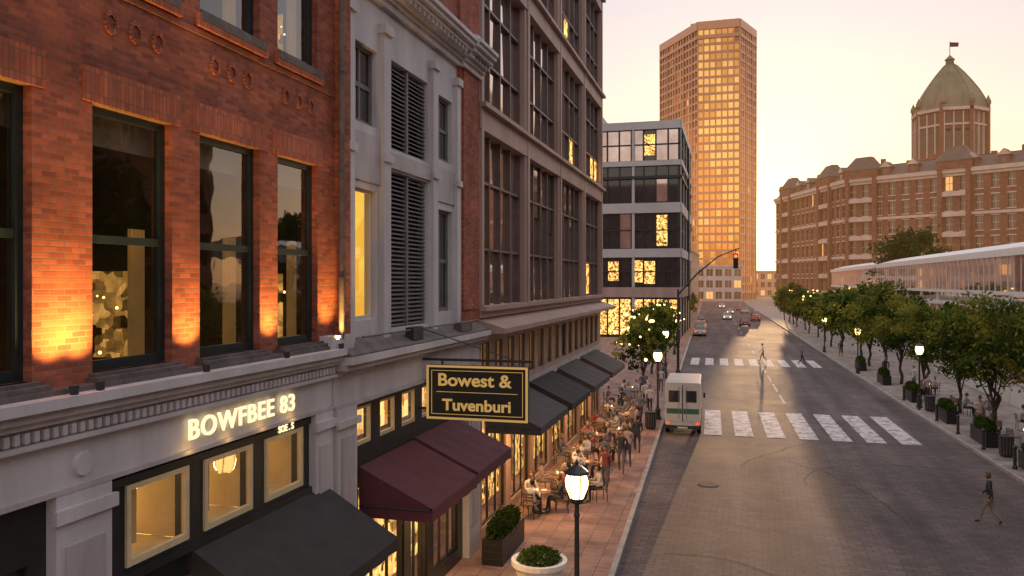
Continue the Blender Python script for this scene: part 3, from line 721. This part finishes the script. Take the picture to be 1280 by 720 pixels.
# ---------------------------------------------------------------- trees
def tree_mesh(seed,h,cr,trunk_h,nclump=70,per=70,leaf=.17,cz=1.0,dark=False):
    rnd=random.Random(seed); b=MB()
    p=Vector((0,0,0)); pts=[p]
    for i in range(4): pts.append(Vector((rnd.uniform(-.08,.08)*(i+1),rnd.uniform(-.08,.08)*(i+1),trunk_h*(i+1)/4)))
    for i in range(4): b.tube(pts[i],pts[i+1],.14*(1-.1*i)*h/7,.14*(1-.1*(i+1))*h/7,'bark',8,False)
    top=pts[-1]; cc=Vector((0,0,(trunk_h+h)/2+.1)); rz=(h-trunk_h)/2*cz
    clumps=[]
    for i in range(nclump):
        while True:
            d=Vector((rnd.gauss(0,1),rnd.gauss(0,1),rnd.gauss(0,1))).normalized(); rr=rnd.uniform(.25,1.08)**.5
            c=cc+Vector((d.x*cr*rr,d.y*cr*rr,d.z*rz*rr))
            if c.z>trunk_h*.8: break
        w=1+.25*math.sin(3*math.atan2(d.y,d.x)+seed); c.x*=w; c.y*=w
        clumps.append(c)
    for i in range(11):
        c=clumps[i*5%nclump]; mid=top.lerp(c,.5)+Vector((0,0,.2)); s=pts[2].lerp(top,rnd.random())
        b.tube(s,mid,.05,.032,'bark',5,False); b.tube(mid,c,.032,.012,'bark',5,False)
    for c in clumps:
        lv='leaf0' if dark else (rnd.choice(('leaf0','leaf0','leaf1','leaf1','leaf2')) if c.z<cc.z else rnd.choice(('leaf0','leaf1','leaf2','leaf2')))  # upper clumps favour lighter leaves: light from above put into the colour
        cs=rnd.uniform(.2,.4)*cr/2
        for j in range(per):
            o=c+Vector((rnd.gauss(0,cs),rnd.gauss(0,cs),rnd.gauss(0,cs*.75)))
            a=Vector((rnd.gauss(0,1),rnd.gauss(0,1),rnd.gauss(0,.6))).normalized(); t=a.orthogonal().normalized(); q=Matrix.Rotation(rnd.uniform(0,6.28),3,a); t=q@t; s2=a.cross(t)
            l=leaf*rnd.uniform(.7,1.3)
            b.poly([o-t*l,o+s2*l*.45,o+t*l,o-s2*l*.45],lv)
    return b.mesh('tree_mesh_%d'%seed)
TM=[tree_mesh(1,7.4,2.2,2.8,72,75,.14),tree_mesh(2,6.8,2.0,2.6,62,75,.14),tree_mesh(3,7.8,2.3,2.9,74,75,.14)]
TF=[tree_mesh(11,7.2,2.4,2.2,55,40,.25),tree_mesh(12,6.8,2.3,2.2,55,40,.25)]
TL=tree_mesh(21,15,5.5,4,110,60,.4,dark=True)
rr=random.Random(5)
y=31
while y<175:
    m=TM[rr.randrange(3)] if y<75 else TF[rr.randrange(2)]
    inst(m,'street_tree',(kr(y)+2.5+rr.uniform(-.4,.4),y,.13),rr.uniform(0,6),rr.uniform(.82,1.03)); y+=rr.uniform(6.2,7.6) if y<90 else 8.5
y=50
while y<170:
    m=TM[rr.randrange(3)] if y<70 else TF[rr.randrange(2)]
    inst(m,'street_tree',(kr(y)+9.5+rr.uniform(-.8,.8),y,.13),rr.uniform(0,6),rr.uniform(.8,1.0)); y+=11
for x,y,s in ((24,66,.95),(60,210,2.2),(66,205,2.0),(54,214,1.8)): inst(TF[0],'tree',(x,y,.13),x,s)
inst(TL,'tree',(34,170,.13),1,1.15); inst(TL,'tree',(20.5,25,.13),2,1.25); inst(TL,'tree',(22.5,36,.13),4,1.15); inst(TL,'tree',(20,11,.13),5,1.2); inst(TL,'tree',(44,100,.13),5,1.1)
for i,(x,y) in enumerate(((-6.4,60),(-6.6,69),(-7.4,80),(-7.2,90),(-8.2,101),(-8.0,140),(-9,170))):
    inst(TF[i%2],'street_tree',(x,y,.13),i,rr.uniform(.65,.85))
b=MB()
for i in range(90): b.ball((U(-8.5,-5.5),U(57,104),U(2.4,5.6)),U(.05,.12),'bulb2',6)
b.obj('string_lights')
b=MB()
for i in range(30):
    yy=U(85,165); b.ball((kr(yy)+U(0,8),yy,U(5.2,7.1)),U(.06,.12),'bulb2',6)
b.obj('string_lights')

# ---------------------------------------------------------------- lamps
def lamp_mesh(h=4.0):
    b=MB()
    b.lathe((0,0,0),[(.001,0),(.20,0),(.20,.12),(.15,.16),(.15,.5),(.17,.54),(.10,.62),(.075,.75),(.06,.9),(.05,h-1.1),(.07,h-1.05),(.05,h-.98),(.05,h-.82),(.13,h-.78),(.17,h-.7),(.17,h-.68)],'iron',14)
    b.lathe((0,0,0),[(.14,h-.68),(.235,h-.46),(.25,h-.32),(.20,h-.16)],'bulb',12)
    for j in range(6):
        t=math.pi*j/3
        for (r0,z0),(r1,z1) in (((.15,h-.68),(.257,h-.38)),((.257,h-.38),(.205,h-.15))):
            b.tube((r0*math.cos(t),r0*math.sin(t),z0),(r1*math.cos(t),r1*math.sin(t),z1),.014,.014,'iron',5,False)
    b.lathe((0,0,0),[(.26,h-.17),(.24,h-.12),(.12,h-.02),(.035,h+.02),(.045,h+.06),(.001,h+.15)],'iron',12)
    return b.mesh('street_lamp',False)
LM=lamp_mesh()
for x,y in ((-3.15,16.6),(-4.1,46.4),(-5.2,66),(-6,88),(12.0,33.5),(11.3,55),(10.4,74),(9.9,95)):
    o=inst(LM,'street_lamp',(x,y,.13),0,1)
    light('lamp_glow','POINT',(0,0,3.58),110 if y<30 else 50,(1,.6,.25),o,.27)

TS=MB(); x0,y0=-4.4,69
TS.lathe((x0,y0,.13),[(.2,0),(.2,.3),(.12,.5),(.09,7.2),(.001,7.3)],'iron',12)
TS.tube((x0,y0,6.9),(x0+1.6,y0,8.7),.08,.07,'iron',8); TS.tube((x0+1.6,y0,8.7),(x0+3.3,y0,10.1),.07,.05,'iron',8); TS.tube((x0+3.3,y0,10.1),(x0+5,y0,10.8),.05,.04,'iron',8)
for cx_,cz_ in ((x0+4.7,9.7),):
    TS.box(cx_-.2,cx_+.2,y0-.18,y0+.12,cz_-.62,cz_+.62,'iron'); TS.tube((cx_,y0,cz_+.6),(cx_,y0,10.75),.03,.03,'iron',6)
    for k,mm in ((.4,'redlamp'),(0,'dkgreenlamp'),(-.4,'dkgreenlamp')):
        TS.tube((cx_,y0-.18,cz_+k),(cx_,y0-.2,cz_+k),.13,.13,mm,14); TS.tube((cx_,y0-.19,cz_+k+.1),(cx_,y0-.4,cz_+k+.1),.14,.14,'iron',10,False)
TS.box(x0-.18,x0+.18,y0-.4,y0-.12,2.8,3.7,'iron')
TS.obj('traffic_signal')

# ---------------------------------------------------------------- people
def human(pose,seed=0):
    J={}
    if pose=='sit':
        J=dict(pel=(0,0,.52,.14),sp=(0,.01,.70,.125),ch=(0,.04,.90,.145),nb=(0,.05,1.04,.07),nk=(0,.07,1.10,.052))
        J.update(lh=(-.10,.02,.50,.10),lk=(-.13,.44,.52,.07),la=(-.13,.42,.10,.045),lt=(-.14,.58,.05,.035),rh=(.10,.02,.50,.10),rk=(.13,.44,.52,.07),ra=(.13,.50,.10,.045),rt=(.14,.66,.05,.035))
        J.update(ls=(-.18,.05,.98,.062),le=(-.25,.16,.74,.043),lw=(-.15,.40,.78,.03),rs=(.18,.05,.98,.062),re=(.26,.14,.74,.043),rw=(.14,.38,.80,.03)); hc=Vector((0,.10,1.23))
    elif pose=='walk':
        J=dict(pel=(0,0,.93,.135),sp=(0,.02,1.12,.12),ch=(0,.03,1.32,.15),nb=(0,.03,1.46,.07),nk=(0,.05,1.52,.052))
        J.update(lh=(-.09,0,.88,.10),lk=(-.10,.20,.50,.065),la=(-.10,.28,.10,.045),lt=(-.11,.44,.06,.035),rh=(.09,0,.88,.10),rk=(.10,-.02,.48,.065),ra=(.10,-.33,.16,.045),rt=(.10,-.24,.04,.035))
        J.update(ls=(-.19,.03,1.40,.062),le=(-.25,-.10,1.13,.045),lw=(-.23,-.02,.88,.03),rs=(.19,.03,1.40,.062),re=(.24,.12,1.13,.045),rw=(.20,.30,.95,.03)); hc=Vector((0,.07,1.64))
    else:
        J=dict(pel=(0,0,.94,.135),sp=(0,0,1.13,.12),ch=(0,.01,1.33,.15),nb=(0,.01,1.47,.07),nk=(0,.02,1.53,.052))
        J.update(lh=(-.09,0,.89,.10),lk=(-.11,.02,.49,.065),la=(-.12,0,.09,.045),lt=(-.14,.15,.04,.035),rh=(.09,0,.89,.10),rk=(.11,.03,.49,.065),ra=(.12,-.01,.09,.045),rt=(.14,.14,.04,.035))
        J.update(ls=(-.19,0,1.41,.062),le=(-.25,-.03,1.13,.045),lw=(-.24,.08,.88,.03),rs=(.19,0,1.41,.062),re=(.26,.0,1.14,.045),rw=(.16,.22,1.12,.03)); hc=Vector((0,.03,1.65))
    E=[('pel','sp',1),('sp','ch',1),('ch','nb',1),('nb','nk',0),('pel','lh',2),('lh','lk',2),('lk','la',2),('la','lt',4),('pel','rh',2),('rh','rk',2),('rk','ra',2),('ra','rt',4),('ch','ls',1),('ls','le',1),('le','lw',1 if seed%2 else 0),('ch','rs',1),('rs','re',1),('re','rw',1 if seed%2 else 0)]
    ks=list(J); me=bpy.data.meshes.new('sk'); me.from_pydata([J[k][:3] for k in ks],[(ks.index(a),ks.index(c)) for a,c,_ in E],[])
    o=bpy.data.objects.new('sk',me); COL.objects.link(o)
    sm=o.modifiers.new('s','SKIN'); o.modifiers.new('ss','SUBSURF').render_levels=1; o.modifiers['ss'].levels=1
    if not me.skin_vertices:
        bm=bmesh.new(); bm.from_mesh(me); bm.verts.layers.skin.verify(); bm.to_mesh(me); bm.free()
    for i,k in enumerate(ks):
        sv=me.skin_vertices[0].data[i]; sv.radius=(J[k][3],J[k][3]*.85); sv.use_root=(k=='pel')
    dg=bpy.context.evaluated_depsgraph_get(); ev=o.evaluated_get(dg); em=ev.to_mesh()
    b=MB()
    for m_ in ['skin','shirt','trousers','hair','shoes']: b.k(m_)
    b.v=[tuple(v.co) for v in em.vertices]
    def near(c):
        best=(9,0)
        for a,q,mi in E:
            A_=Vector(J[a][:3]);B_=Vector(J[q][:3]);d=B_-A_; t=max(0,min(1,(c-A_).dot(d)/d.length_squared)); ds=(c-(A_+d*t)).length-(J[a][3]*(1-t)+J[q][3]*t)
            if ds<best[0]: best=(ds,mi)
        return best[1]
    for p in em.polygons:
        b.f.append(tuple(p.vertices)); b.m.append(near(p.center))
    ev.to_mesh_clear(); bpy.data.objects.remove(o)
    for s,w,e in ((-1,'lw','le'),(1,'rw','re')):
        W_=Vector(J[w][:3]); d=(W_-Vector(J[e][:3])).normalized(); side=d.cross(Vector((s,0,.2))).normalized(); pal=d.cross(side)
        b.tube(W_-d*.01,W_+d*.085,.026,.033,'skin',8)
        for k in range(4):
            o_=W_+d*.08+side*(-.03+.02*k); l=(.036,.042,.04,.03)[k]; kn=o_+d*l
            b.tube(o_,kn,.0095,.0085,'skin',6); b.tube(kn,kn+(d*.7+pal*.6)*l*.85,.0085,.006,'skin',6)
        o_=W_+d*.03-side*.03; b.tube(o_,o_+(d*.6-side*.7)*.045,.011,.009,'skin',6); b.tube(o_+(d*.6-side*.7)*.045,o_+(d*.6-side*.7)*.045+d*.03,.009,.007,'skin',6)
    bm=bmesh.new(); bmesh.ops.create_icosphere(bm,subdivisions=3,radius=1)
    i0=len(b.v)
    for v in bm.verts:
        x,y_,z=v.co; jaw=1-.28*max(0,-z)**1.5
        X,Y_,Z=x*.075*jaw,y_*.095*(jaw*.5+.5),z*.118
        if y_>.5:
            nz=math.exp(-((x/.14)**2+((z+.12)/.18)**2)); Y_+=.02*nz
            for ex in (-.36,.36): Y_-=.008*math.exp(-(((x-ex)/.16)**2+((z-.08)/.12)**2))
            Y_-=.004*math.exp(-((x/.3)**2+((z+.46)/.05)**2)); Y_+=.004*math.exp(-((x/.3)**2+((z+.55)/.08)**2))
        b.v.append(tuple(hc+Vector((X,Y_,Z))))
    for f in bm.faces:
        b.f.append(tuple(i0+v.index for v in f.verts)); b.m.append(b.k('skin'))
    hv={}
    for f in bm.faces:
        c=f.calc_center_median()
        if (c.z>.42 and c.y>.2) or (c.y<=.2 and c.z>-.35 -(.5 if seed%2 else 0)):
            ids=[]
            for v in f.verts:
                if v.index not in hv:
                    x,y_,z=v.co; hv[v.index]=len(b.v); b.v.append(tuple(hc+Vector((x*.085,y_*.104-.004,z*.128+.004))))
                ids.append(hv[v.index])
            b.f.append(tuple(ids)); b.m.append(b.k('hair'))
    bm.free()
    for s in (-1,1):
        b.ball(hc+Vector((s*.077,-.005,-.005)),.02,'skin',8,.45,.9,1.4); b.ball(hc+Vector((s*.028,.083,.012)),.008,'hair',6)
    b.tube(hc+Vector((-.02,.086,-.052)),hc+Vector((.02,.086,-.052)),.004,.004,'lips',5)
    return b.mesh('human_'+pose+str(seed),True)
M['skin']=std('skin',(.42,.24,.17),.6,.08,5); M['shirt']=std('shirt_0',(.3,.3,.32),.85,.15,5); M['trousers']=std('trousers_0',(.05,.06,.09),.85,.2,5)
M['hair']=std('hair',(.035,.02,.012),.6,.3,20); M['shoes']=std('shoes',(.03,.025,.02),.5,.2,5); M['lips']=std('lips',(.3,.1,.08),.5,.05,5)
HM={(p,s):human(p,s) for p in ('sit','walk','stand') for s in (0,1)}
shirts=[std('shirt_%d'%i,c,.85,.15,5) for i,c in enumerate(((.6,.56,.52),(.32,.08,.06),(.12,.12,.16),(.62,.56,.5),(.04,.04,.045),(.5,.36,.3),(.3,.30,.32),(.65,.62,.6)))]
trs=[std('trousers_%d'%i,c,.85,.15,5) for i,c in enumerate(((.05,.05,.07),(.03,.03,.03),(.25,.2,.14),(.12,.12,.14)))]
hrs=[std('hair_%d'%i,c,.6,.3,20) for i,c in enumerate(((.02,.013,.01),(.12,.06,.025),(.2,.15,.08)))]
def person(pose,name,x,y,z,rz,s=None,sh=None,tr=None):
    s=rr.randrange(2) if s is None else s
    o=inst(HM[(pose,s)],name,(x,y,z),rz,rr.uniform(.95,1.04))
    for i,mt in ((1,sh or rr.choice(shirts)),(2,tr or rr.choice(trs)),(3,rr.choice(hrs))):
        o.material_slots[i].link='OBJECT'; o.material_slots[i].material=mt
    return o
person('walk','pedestrian',8.2,29.6,.0,math.radians(60),1,shirts[4],trs[2])
for x,y,p,r in ((13.2,47,'stand',1),(12.7,47.6,'stand',3),(12.4,58,'walk',0),(13.4,40,'walk',3.1),(11.9,70,'walk',3),(12.8,64,'stand',2),(11.0,90,'walk',0),(12.2,36.2,'stand',2.2),(3,84,'walk',1.5),(6.5,82,'walk',-1.6),
    (-4.6,30,'walk',3.1),(-4.2,37,'walk',.1),(-4.9,44.6,'walk',3.0),(-5.3,52,'stand',2),(-5.9,55,'walk',.2),(-4.9,58,'walk',3.2),(-5.6,64,'stand',1),(-6.1,49,'stand',4),
    (-4.3,34.2,'walk',.2),(-4.6,40.3,'stand',1.4),(-4.9,41.0,'stand',4.2),(-4.7,48,'walk',3.1),(-5.2,50.2,'walk',.1),(-5.0,61,'walk',0),(-5.5,70,'walk',3),(-5.9,75,'stand',2),(-4.4,33,'walk',3.2)):
    person(p,'pedestrian',x,y,.13 if (x<kl(y) or x>kr(y)) else 0,r)
b=MB(); b.lathe((0,0,0),[(.001,0),(.24,0),(.24,.03),(.03,.06),(.03,.71)],'iron',12); b.lathe((0,0,0),[(.001,.71),(.36,.71),(.38,.73),(.36,.75),(.001,.75)],'wood',18)
b.lathe((.1,.05,.75),[(.001,0),(.03,0),(.035,.12),(.03,.12)],'white',8); b.lathe((-.12,-.06,.75),[(.001,0),(.1,.01),(.12,.02),(.001,.022)],'white',12); b.lathe((0,0.15,.75),[(.03,0),(.03,.07),(.001,.07)],'bulb2',8)
TB=b.mesh('cafe_table')
b=MB()
for x in (-.19,.19):
    for y in (-.19,.19): b.tube((x*1.08,y*1.08,0),(x,y,.44),.014,.016,'iron',6)
    b.tube((x,-.19,.44),(x*.95,-.27,.88),.015,.013,'iron',6)
b.box(-.22,.22,-.21,.22,.44,.475,'wood')
for z in (.6,.7,.8): b.box(-.19,.19,-.262,-.24,z,z+.06,'wood')
CH=b.mesh('cafe_chair')
def tableset(x,y,rot=0,seats=2,occ=1.0):
    inst(TB,'cafe_table',(x,y,.13),rr.uniform(0,6))
    for k in range(seats):
        a=rot+2*math.pi*k/seats; dx,dy=math.cos(a),math.sin(a)
        cx_,cy_=x+dx*.72,y+dy*.72; rz=math.atan2(-dy,-dx)-math.pi/2
        inst(CH,'cafe_chair',(cx_,cy_,.13),rz)
        if rr.random()<occ: person('sit','seated_diner',cx_,cy_,.10,rz)
for x,y,r,n in ((-6.3,26.6,.3,3),(-6.2,29.2,1.3,3),(-5.6,31.4,.2,3),(-6.4,33.6,1,3),(-5.3,34.6,.6,3),(-6.2,37.0,.2,3),(-5.2,38.6,1.2,3),(-6.3,40.6,.4,3),(-5.5,43,.9,3),(-6.5,45.4,.1,3),(-6.9,50.5,1,3),(-6.6,54,1,2),(-5.2,28.2,.5,2)):
    tableset(x,y,r,n,.9)
for x,y,r,n in ((13.6,43.5,.5,2),(13.8,52,.4,3),(14.2,38,1,2),(13.3,61,1,2),(15.5,48,1,3)): tableset(x,y,r,n,.6)

def leaves(b,c,rx,ry,rz,n,l,rnd):
    for i in range(n):
        d=Vector((rnd.gauss(0,1),rnd.gauss(0,1),rnd.gauss(0,1))).normalized()*rnd.uniform(.6,1.02); o=Vector(c)+Vector((d.x*rx,d.y*ry,d.z*rz))
        a=Vector((rnd.gauss(0,1),rnd.gauss(0,1),rnd.gauss(0,1))).normalized(); t=a.orthogonal().normalized(); s2=a.cross(t)
        b.poly([o-t*l,o+s2*l*.5,o+t*l,o-s2*l*.5],rnd.choice(('leaf0','leaf1','leaf0','leaf0')))
b=MB(); b.lathe((0,0,0),[(.001,0),(.4,0),(.5,.1),(.64,.62),(.72,.66),(.72,.78),(.60,.78),(.58,.66),(.001,.66)],'white',24)
leaves(b,(0,0,.82),.56,.56,.26,1700,.045,random.Random(3)); PL=b.mesh('planter_pot')
inst(PL,'planter_pot',(-4.75,19.9,.13),0,1.0)
def hedge(name,x0,x1,y0,y1):
    b=MB(); b.box(x0,x1,y0,y1,.13,.85,'black')
    for z in (.3,.5,.7): b.box(x0-.015,x1+.015,y0-.015,y1+.015,z,z+.02,'iron')
    leaves(b,((x0+x1)/2,(y0+y1)/2,1.0),(x1-x0)*.6,(y1-y0)*.55,.36,int(900*(y1-y0)),.06,random.Random(4)); b.obj(name)
hedge('planter_box',-6.7,-6.1,21.2,23.6); hedge('planter_box',-6.9,-6.2,14.6,16.6)
for y in (36,42.5,49,57,66,76): hedge('planter_box',kr(y)+.7,kr(y)+1.3,y,y+2.6)
b=MB(); b.lathe((0,0,0),[(.1,0),(.1,.1),(.07,.14),(.065,.85),(.09,.88),(.09,.93),(.001,1.0)],'iron',12); BL=b.mesh('bollard')
for y in range(30,60,4): inst(BL,'bollard',(kr(y)+.45,y,.13))
b=MB(); b.lathe((0,0,0),[(.001,.03),(.24,.03),(.27,.1),(.28,.85),(.3,.88),(.3,.93),(.2,.97),(.12,.97),(.12,.9)],'iron',14)
for j in range(14):
    t=math.pi*j/7; b.tube((.285*math.cos(t),.285*math.sin(t),.1),(.295*math.cos(t),.295*math.sin(t),.86),.012,.012,'metal',4,False)
LB=b.mesh('litter_bin')
for x,y in ((11.9,40.6),(11.6,53.6),(-4.2,43.2)): inst(LB,'litter_bin',(x,y,.13))
b=MB()
for i in range(12):
    y=30+i*4; b.box(17.2,17.45,y+.05,y+3.95,.13,1.5,'white'); b.box(17.15,17.5,y,y+4,1.5,1.62,'kerb')
b.obj('low_wall')
for y in (45,53,61): 
    b=MB()
    for k in range(4): b.box(12.5+k*.12,12.6+k*.12,y,y+1.7,.56,.6,'wood')
    b.box(12.95,13.0,y,y+1.7,.7,1.0,'wood')
    for q in (y+.15,y+1.5): b.box(12.5,12.98,q,q+.06,.13,.56,'iron'); b.box(12.94,13.05,q,q+.06,.56,1.02,'iron')
    b.obj('park_bench')

# ---------------------------------------------------------------- vehicles
def ring(y,w,z0,z1,c=.12):
    return [(-w+c,y,z0),(w-c,y,z0),(w,y,z0+c),(w,y,z1-c),(w-c,y,z1),(-w+c,y,z1),(-w,y,z1-c),(-w,y,z0+c)]
def loft(b,rings,mat):
    i=len(b.v); k=b.k(mat); n=8
    for r in rings: b.v+=r
    for j in range(len(rings)-1):
        for a in range(n):
            c=(a+1)%n; b.f.append((i+j*n+a,i+(j+1)*n+a,i+(j+1)*n+c,i+j*n+c)); b.m.append(k)
    b.f.append(tuple(i+a for a in range(n))); b.m.append(k); b.f.append(tuple(i+(len(rings)-1)*n+a for a in reversed(range(n)))); b.m.append(k)
def wheels(b,w,ys,r=.34):
    for y in ys:
        for s in (-1,1):
            b.tube((s*(w-.2),y,r),(s*(w+.015),y,r),r,r,'rubber',18); b.tube((s*(w+.01),y,r),(s*(w+.025),y,r),r*.6,r*.55,'metal',12)
def car_mesh(mat):
    b=MB(); loft(b,[ring(-2.2,.78,.35,.75),ring(-2.1,.86,.28,.9),ring(-1.4,.9,.22,.98),ring(.9,.9,.22,.95),ring(1.9,.86,.24,.82),ring(2.2,.76,.32,.68)],mat)
    loft(b,[ring(-1.75,.66,.85,.95,.04),ring(-1.1,.66,.85,1.38,.1),ring(.1,.64,.85,1.42,.1),ring(1.05,.7,.85,.96,.04)],'glass_dk')
    loft(b,[ring(-1.05,.58,1.36,1.42,.02),ring(-.4,.6,1.38,1.46,.02),ring(.15,.56,1.36,1.43,.02)],mat)
    for s in (-1,1):
        b.tube((s*.7,.95,.95),(s*.6,.12,1.4),.03,.03,mat,5); b.tube((s*.66,-1.1,1.38),(s*.7,-1.75,.95),.035,.035,mat,5); b.box(s*.68-.02,s*.68+.02,-.5,-.42,.95,1.4,mat)
        b.box(s*.92-.08,s*.92+.08,.65,.8,.95,1.07,mat); b.box(s*.62-.14,s*.62+.14,-2.22,-2.1,.62,.74,'tail'); b.box(s*.6-.14,s*.6+.14,2.1,2.21,.55,.66,'head')
    b.box(-.26,.26,-2.235,-2.2,.5,.62,'white'); wheels(b,.88,(-1.35,1.35)); return b.mesh('car')
M['pd']=std('car_paint_dark',(.03,.03,.035),.2,.1,1); M['ps']=std('car_paint_silver',(.4,.4,.4),.25,.1,1,metal=.5); M['pr']=std('car_paint_red',(.3,.03,.02),.2,.1,1); M['pw']=std('car_paint_white',(.62,.60,.58),.3,.15,1)
M['pg']=std('van_green_stripe',(.05,.16,.09),.3,.15,1)
CM=[car_mesh(k) for k in ('pd','ps','pr','pw')]
for i,(x,y,r) in enumerate(((2.2,150,0),(-4.6,122,0),(-5.0,130,0),(-1,175,math.pi),(5,190,0),(-.5,205,math.pi),(2,230,0),(-5,138,0),(-5.6,158,0),(3.0,210,0),(4.6,170,0),(-3,250,math.pi),(19.8,50,0),(20,57,0),(20,64,0))):
    inst(CM[i%4],'parked_car' if i in (1,2,7,8,12,13,14) else 'car',(x,y,0 if i<12 else .13),r+.026)
b=MB()
loft(b,[ring(-3.2,.9,.55,2.75,.06),ring(1.3,.9,.55,2.75,.06)],'pw')
loft(b,[ring(1.4,.88,.4,2.05,.1),ring(2.0,.88,.4,2.0,.12),ring(2.5,.86,.4,1.25,.12),ring(3.0,.8,.42,1.05,.1)],'pw')
b.poly([(-.76,2.06,1.93),(.76,2.06,1.93),(.78,2.5,1.28),(-.78,2.5,1.28)],'glass_dk')
for s in (-1,1):
    b.box(s*.885-.01,s*.885+.01,1.5,2.15,1.25,1.85,'glass_dk'); b.box(s*1.06-.06,s*1.06+.06,2.0,2.1,1.3,1.6,'iron'); b.box(s*.75-.08,s*.75+.08,-3.235,-3.19,.62,.72,'tail'); b.box(s*.43-.4,s*.43+.4,-3.225,-3.2,.78,2.62,'pw')
    b.box(s*.43-.39,s*.43+.39,-3.229,-3.226,1.15,1.42,'pg'); b.box(s*.903-.004,s*.903+.004,-3.1,1.2,1.15,1.42,'pg')
    b.box(s*.2-.012,s*.2+.012,-3.25,-3.23,.9,2.55,'metal'); b.box(s*.43-.28,s*.43+.28,-3.229,-3.224,1.75,2.35,'glass_dk'); b.box(s*.62-.14,s*.62+.14,2.98,3.02,.7,.85,'head')
    for y in (-2.1,2.1): b.box(s*.9-.02,s*.9+.02,y-.5,y+.5,.4,.8,'iron')
b.box(-.02,.02,-3.24,-3.225,.75,2.65,'iron'); b.box(-.85,.85,-3.3,-3.1,.4,.52,'iron'); b.box(-.25,.25,-3.31,-3.3,.41,.5,'white'); wheels(b,.9,(-2.1,2.1),.38)
VM=b.mesh('delivery_van'); inst(VM,'delivery_van',(-2.55,45.5,0),.026)

# ---------------------------------------------------------------- haze as an added orange glow
m,nt,out=newmat('evening_haze_glow'); e=N(nt,'ShaderNodeEmission'); e.inputs[0].default_value=(1,.43,.14,1); e.inputs[1].default_value=.0007; L(nt,e.outputs[0],out.inputs['Volume'])  # air volume made to glow orange, standing for sunlit haze
M['haze_glow']=m
b=MB(); b.box(-400,500,125,900,-.3,60,'haze_glow'); b.obj('haze_glow')

# ---------------------------------------------------------------- sky & sun
SE=math.radians(2.9); SA=math.radians(2.2)
sd=Vector((math.sin(SA)*math.cos(SE),math.cos(SA)*math.cos(SE),math.sin(SE)))
w=bpy.data.worlds.new('World'); scene.world=w; w.use_nodes=True; nt=w.node_tree; nt.nodes.clear()
out=N(nt,'ShaderNodeOutputWorld')
sky=N(nt,'ShaderNodeTexSky'); sky.sky_type='NISHITA'; sky.sun_disc=False; sky.sun_elevation=SE; sky.sun_rotation=SA; sky.dust_density=1
bg=N(nt,'ShaderNodeBackground'); bg.inputs[1].default_value=.05; L(nt,sky.outputs[0],bg.inputs[0])
tc=N(nt,'ShaderNodeTexCoord'); sp=N(nt,'ShaderNodeSeparateXYZ'); L(nt,tc.outputs['Generated'],sp.inputs[0])
r=N(nt,'ShaderNodeValToRGB'); L(nt,sp.outputs[2],r.inputs[0]); cr=r.color_ramp
cr.elements[0].position=0; cr.elements[0].color=(.78,.45,.26,1); cr.elements[1].position=1; cr.elements[1].color=(1.0,.95,1.0,1)
for p,c in ((.08,(.78,.56,.42)),(.18,(.74,.63,.58)),(.32,(.68,.63,.68)),(.6,(.90,.84,.90))):
    el=cr.elements.new(p); el.color=rgb(c)
dt=N(nt,'ShaderNodeVectorMath',operation='DOT_PRODUCT'); L(nt,tc.outputs['Generated'],dt.inputs[0]); dt.inputs[1].default_value=sd
mxm=N(nt,'ShaderNodeMath',operation='MAXIMUM'); L(nt,dt.outputs['Value'],mxm.inputs[0]); mxm.inputs[1].default_value=0
def glow(p,c,s):
    a=N(nt,'ShaderNodeMath',operation='POWER'); L(nt,mxm.outputs[0],a.inputs[0]); a.inputs[1].default_value=p
    q=N(nt,'ShaderNodeMath',operation='MULTIPLY'); L(nt,a.outputs[0],q.inputs[0]); q.inputs[1].default_value=s
    bb=N(nt,'ShaderNodeBackground'); bb.inputs[0].default_value=rgb(c); L(nt,q.outputs[0],bb.inputs[1]); return bb
bg2=N(nt,'ShaderNodeBackground'); L(nt,r.outputs[0],bg2.inputs[0]); bg2.inputs[1].default_value=1.0
acc=bg.outputs[0]
for x in (bg2,glow(30,(1,.60,.30),.20),glow(120,(1,.62,.24),1.0),glow(1200,(1,.8,.5),4)):
    a=N(nt,'ShaderNodeAddShader'); L(nt,acc,a.inputs[0]); L(nt,x.outputs[0],a.inputs[1]); acc=a.outputs[0]
L(nt,acc,out.inputs[0])
s=light('sun','SUN',(0,0,50),4.5,(1,.60,.30)); s.data.angle=math.radians(.5); s.rotation_euler=sd.to_track_quat('Z','Y').to_euler()

# small emissive parts are seen directly; light objects do the lighting
for m in bpy.data.materials:
    if m.name not in ('lit_interior','yellow_interior'):
        try: m.cycles.emission_sampling='NONE'
        except Exception: pass

# ---------------------------------------------------------------- camera
cam=bpy.data.cameras.new('camera'); co=bpy.data.objects.new('camera',cam); COL.objects.link(co)
co.location=(0,0,8); co.rotation_euler=(math.pi/2,0,math.atan(.275)); cam.lens=28.125; cam.sensor_width=36; cam.shift_y=-.00625; cam.clip_end=4000; cam.clip_start=.1
scene.camera=co
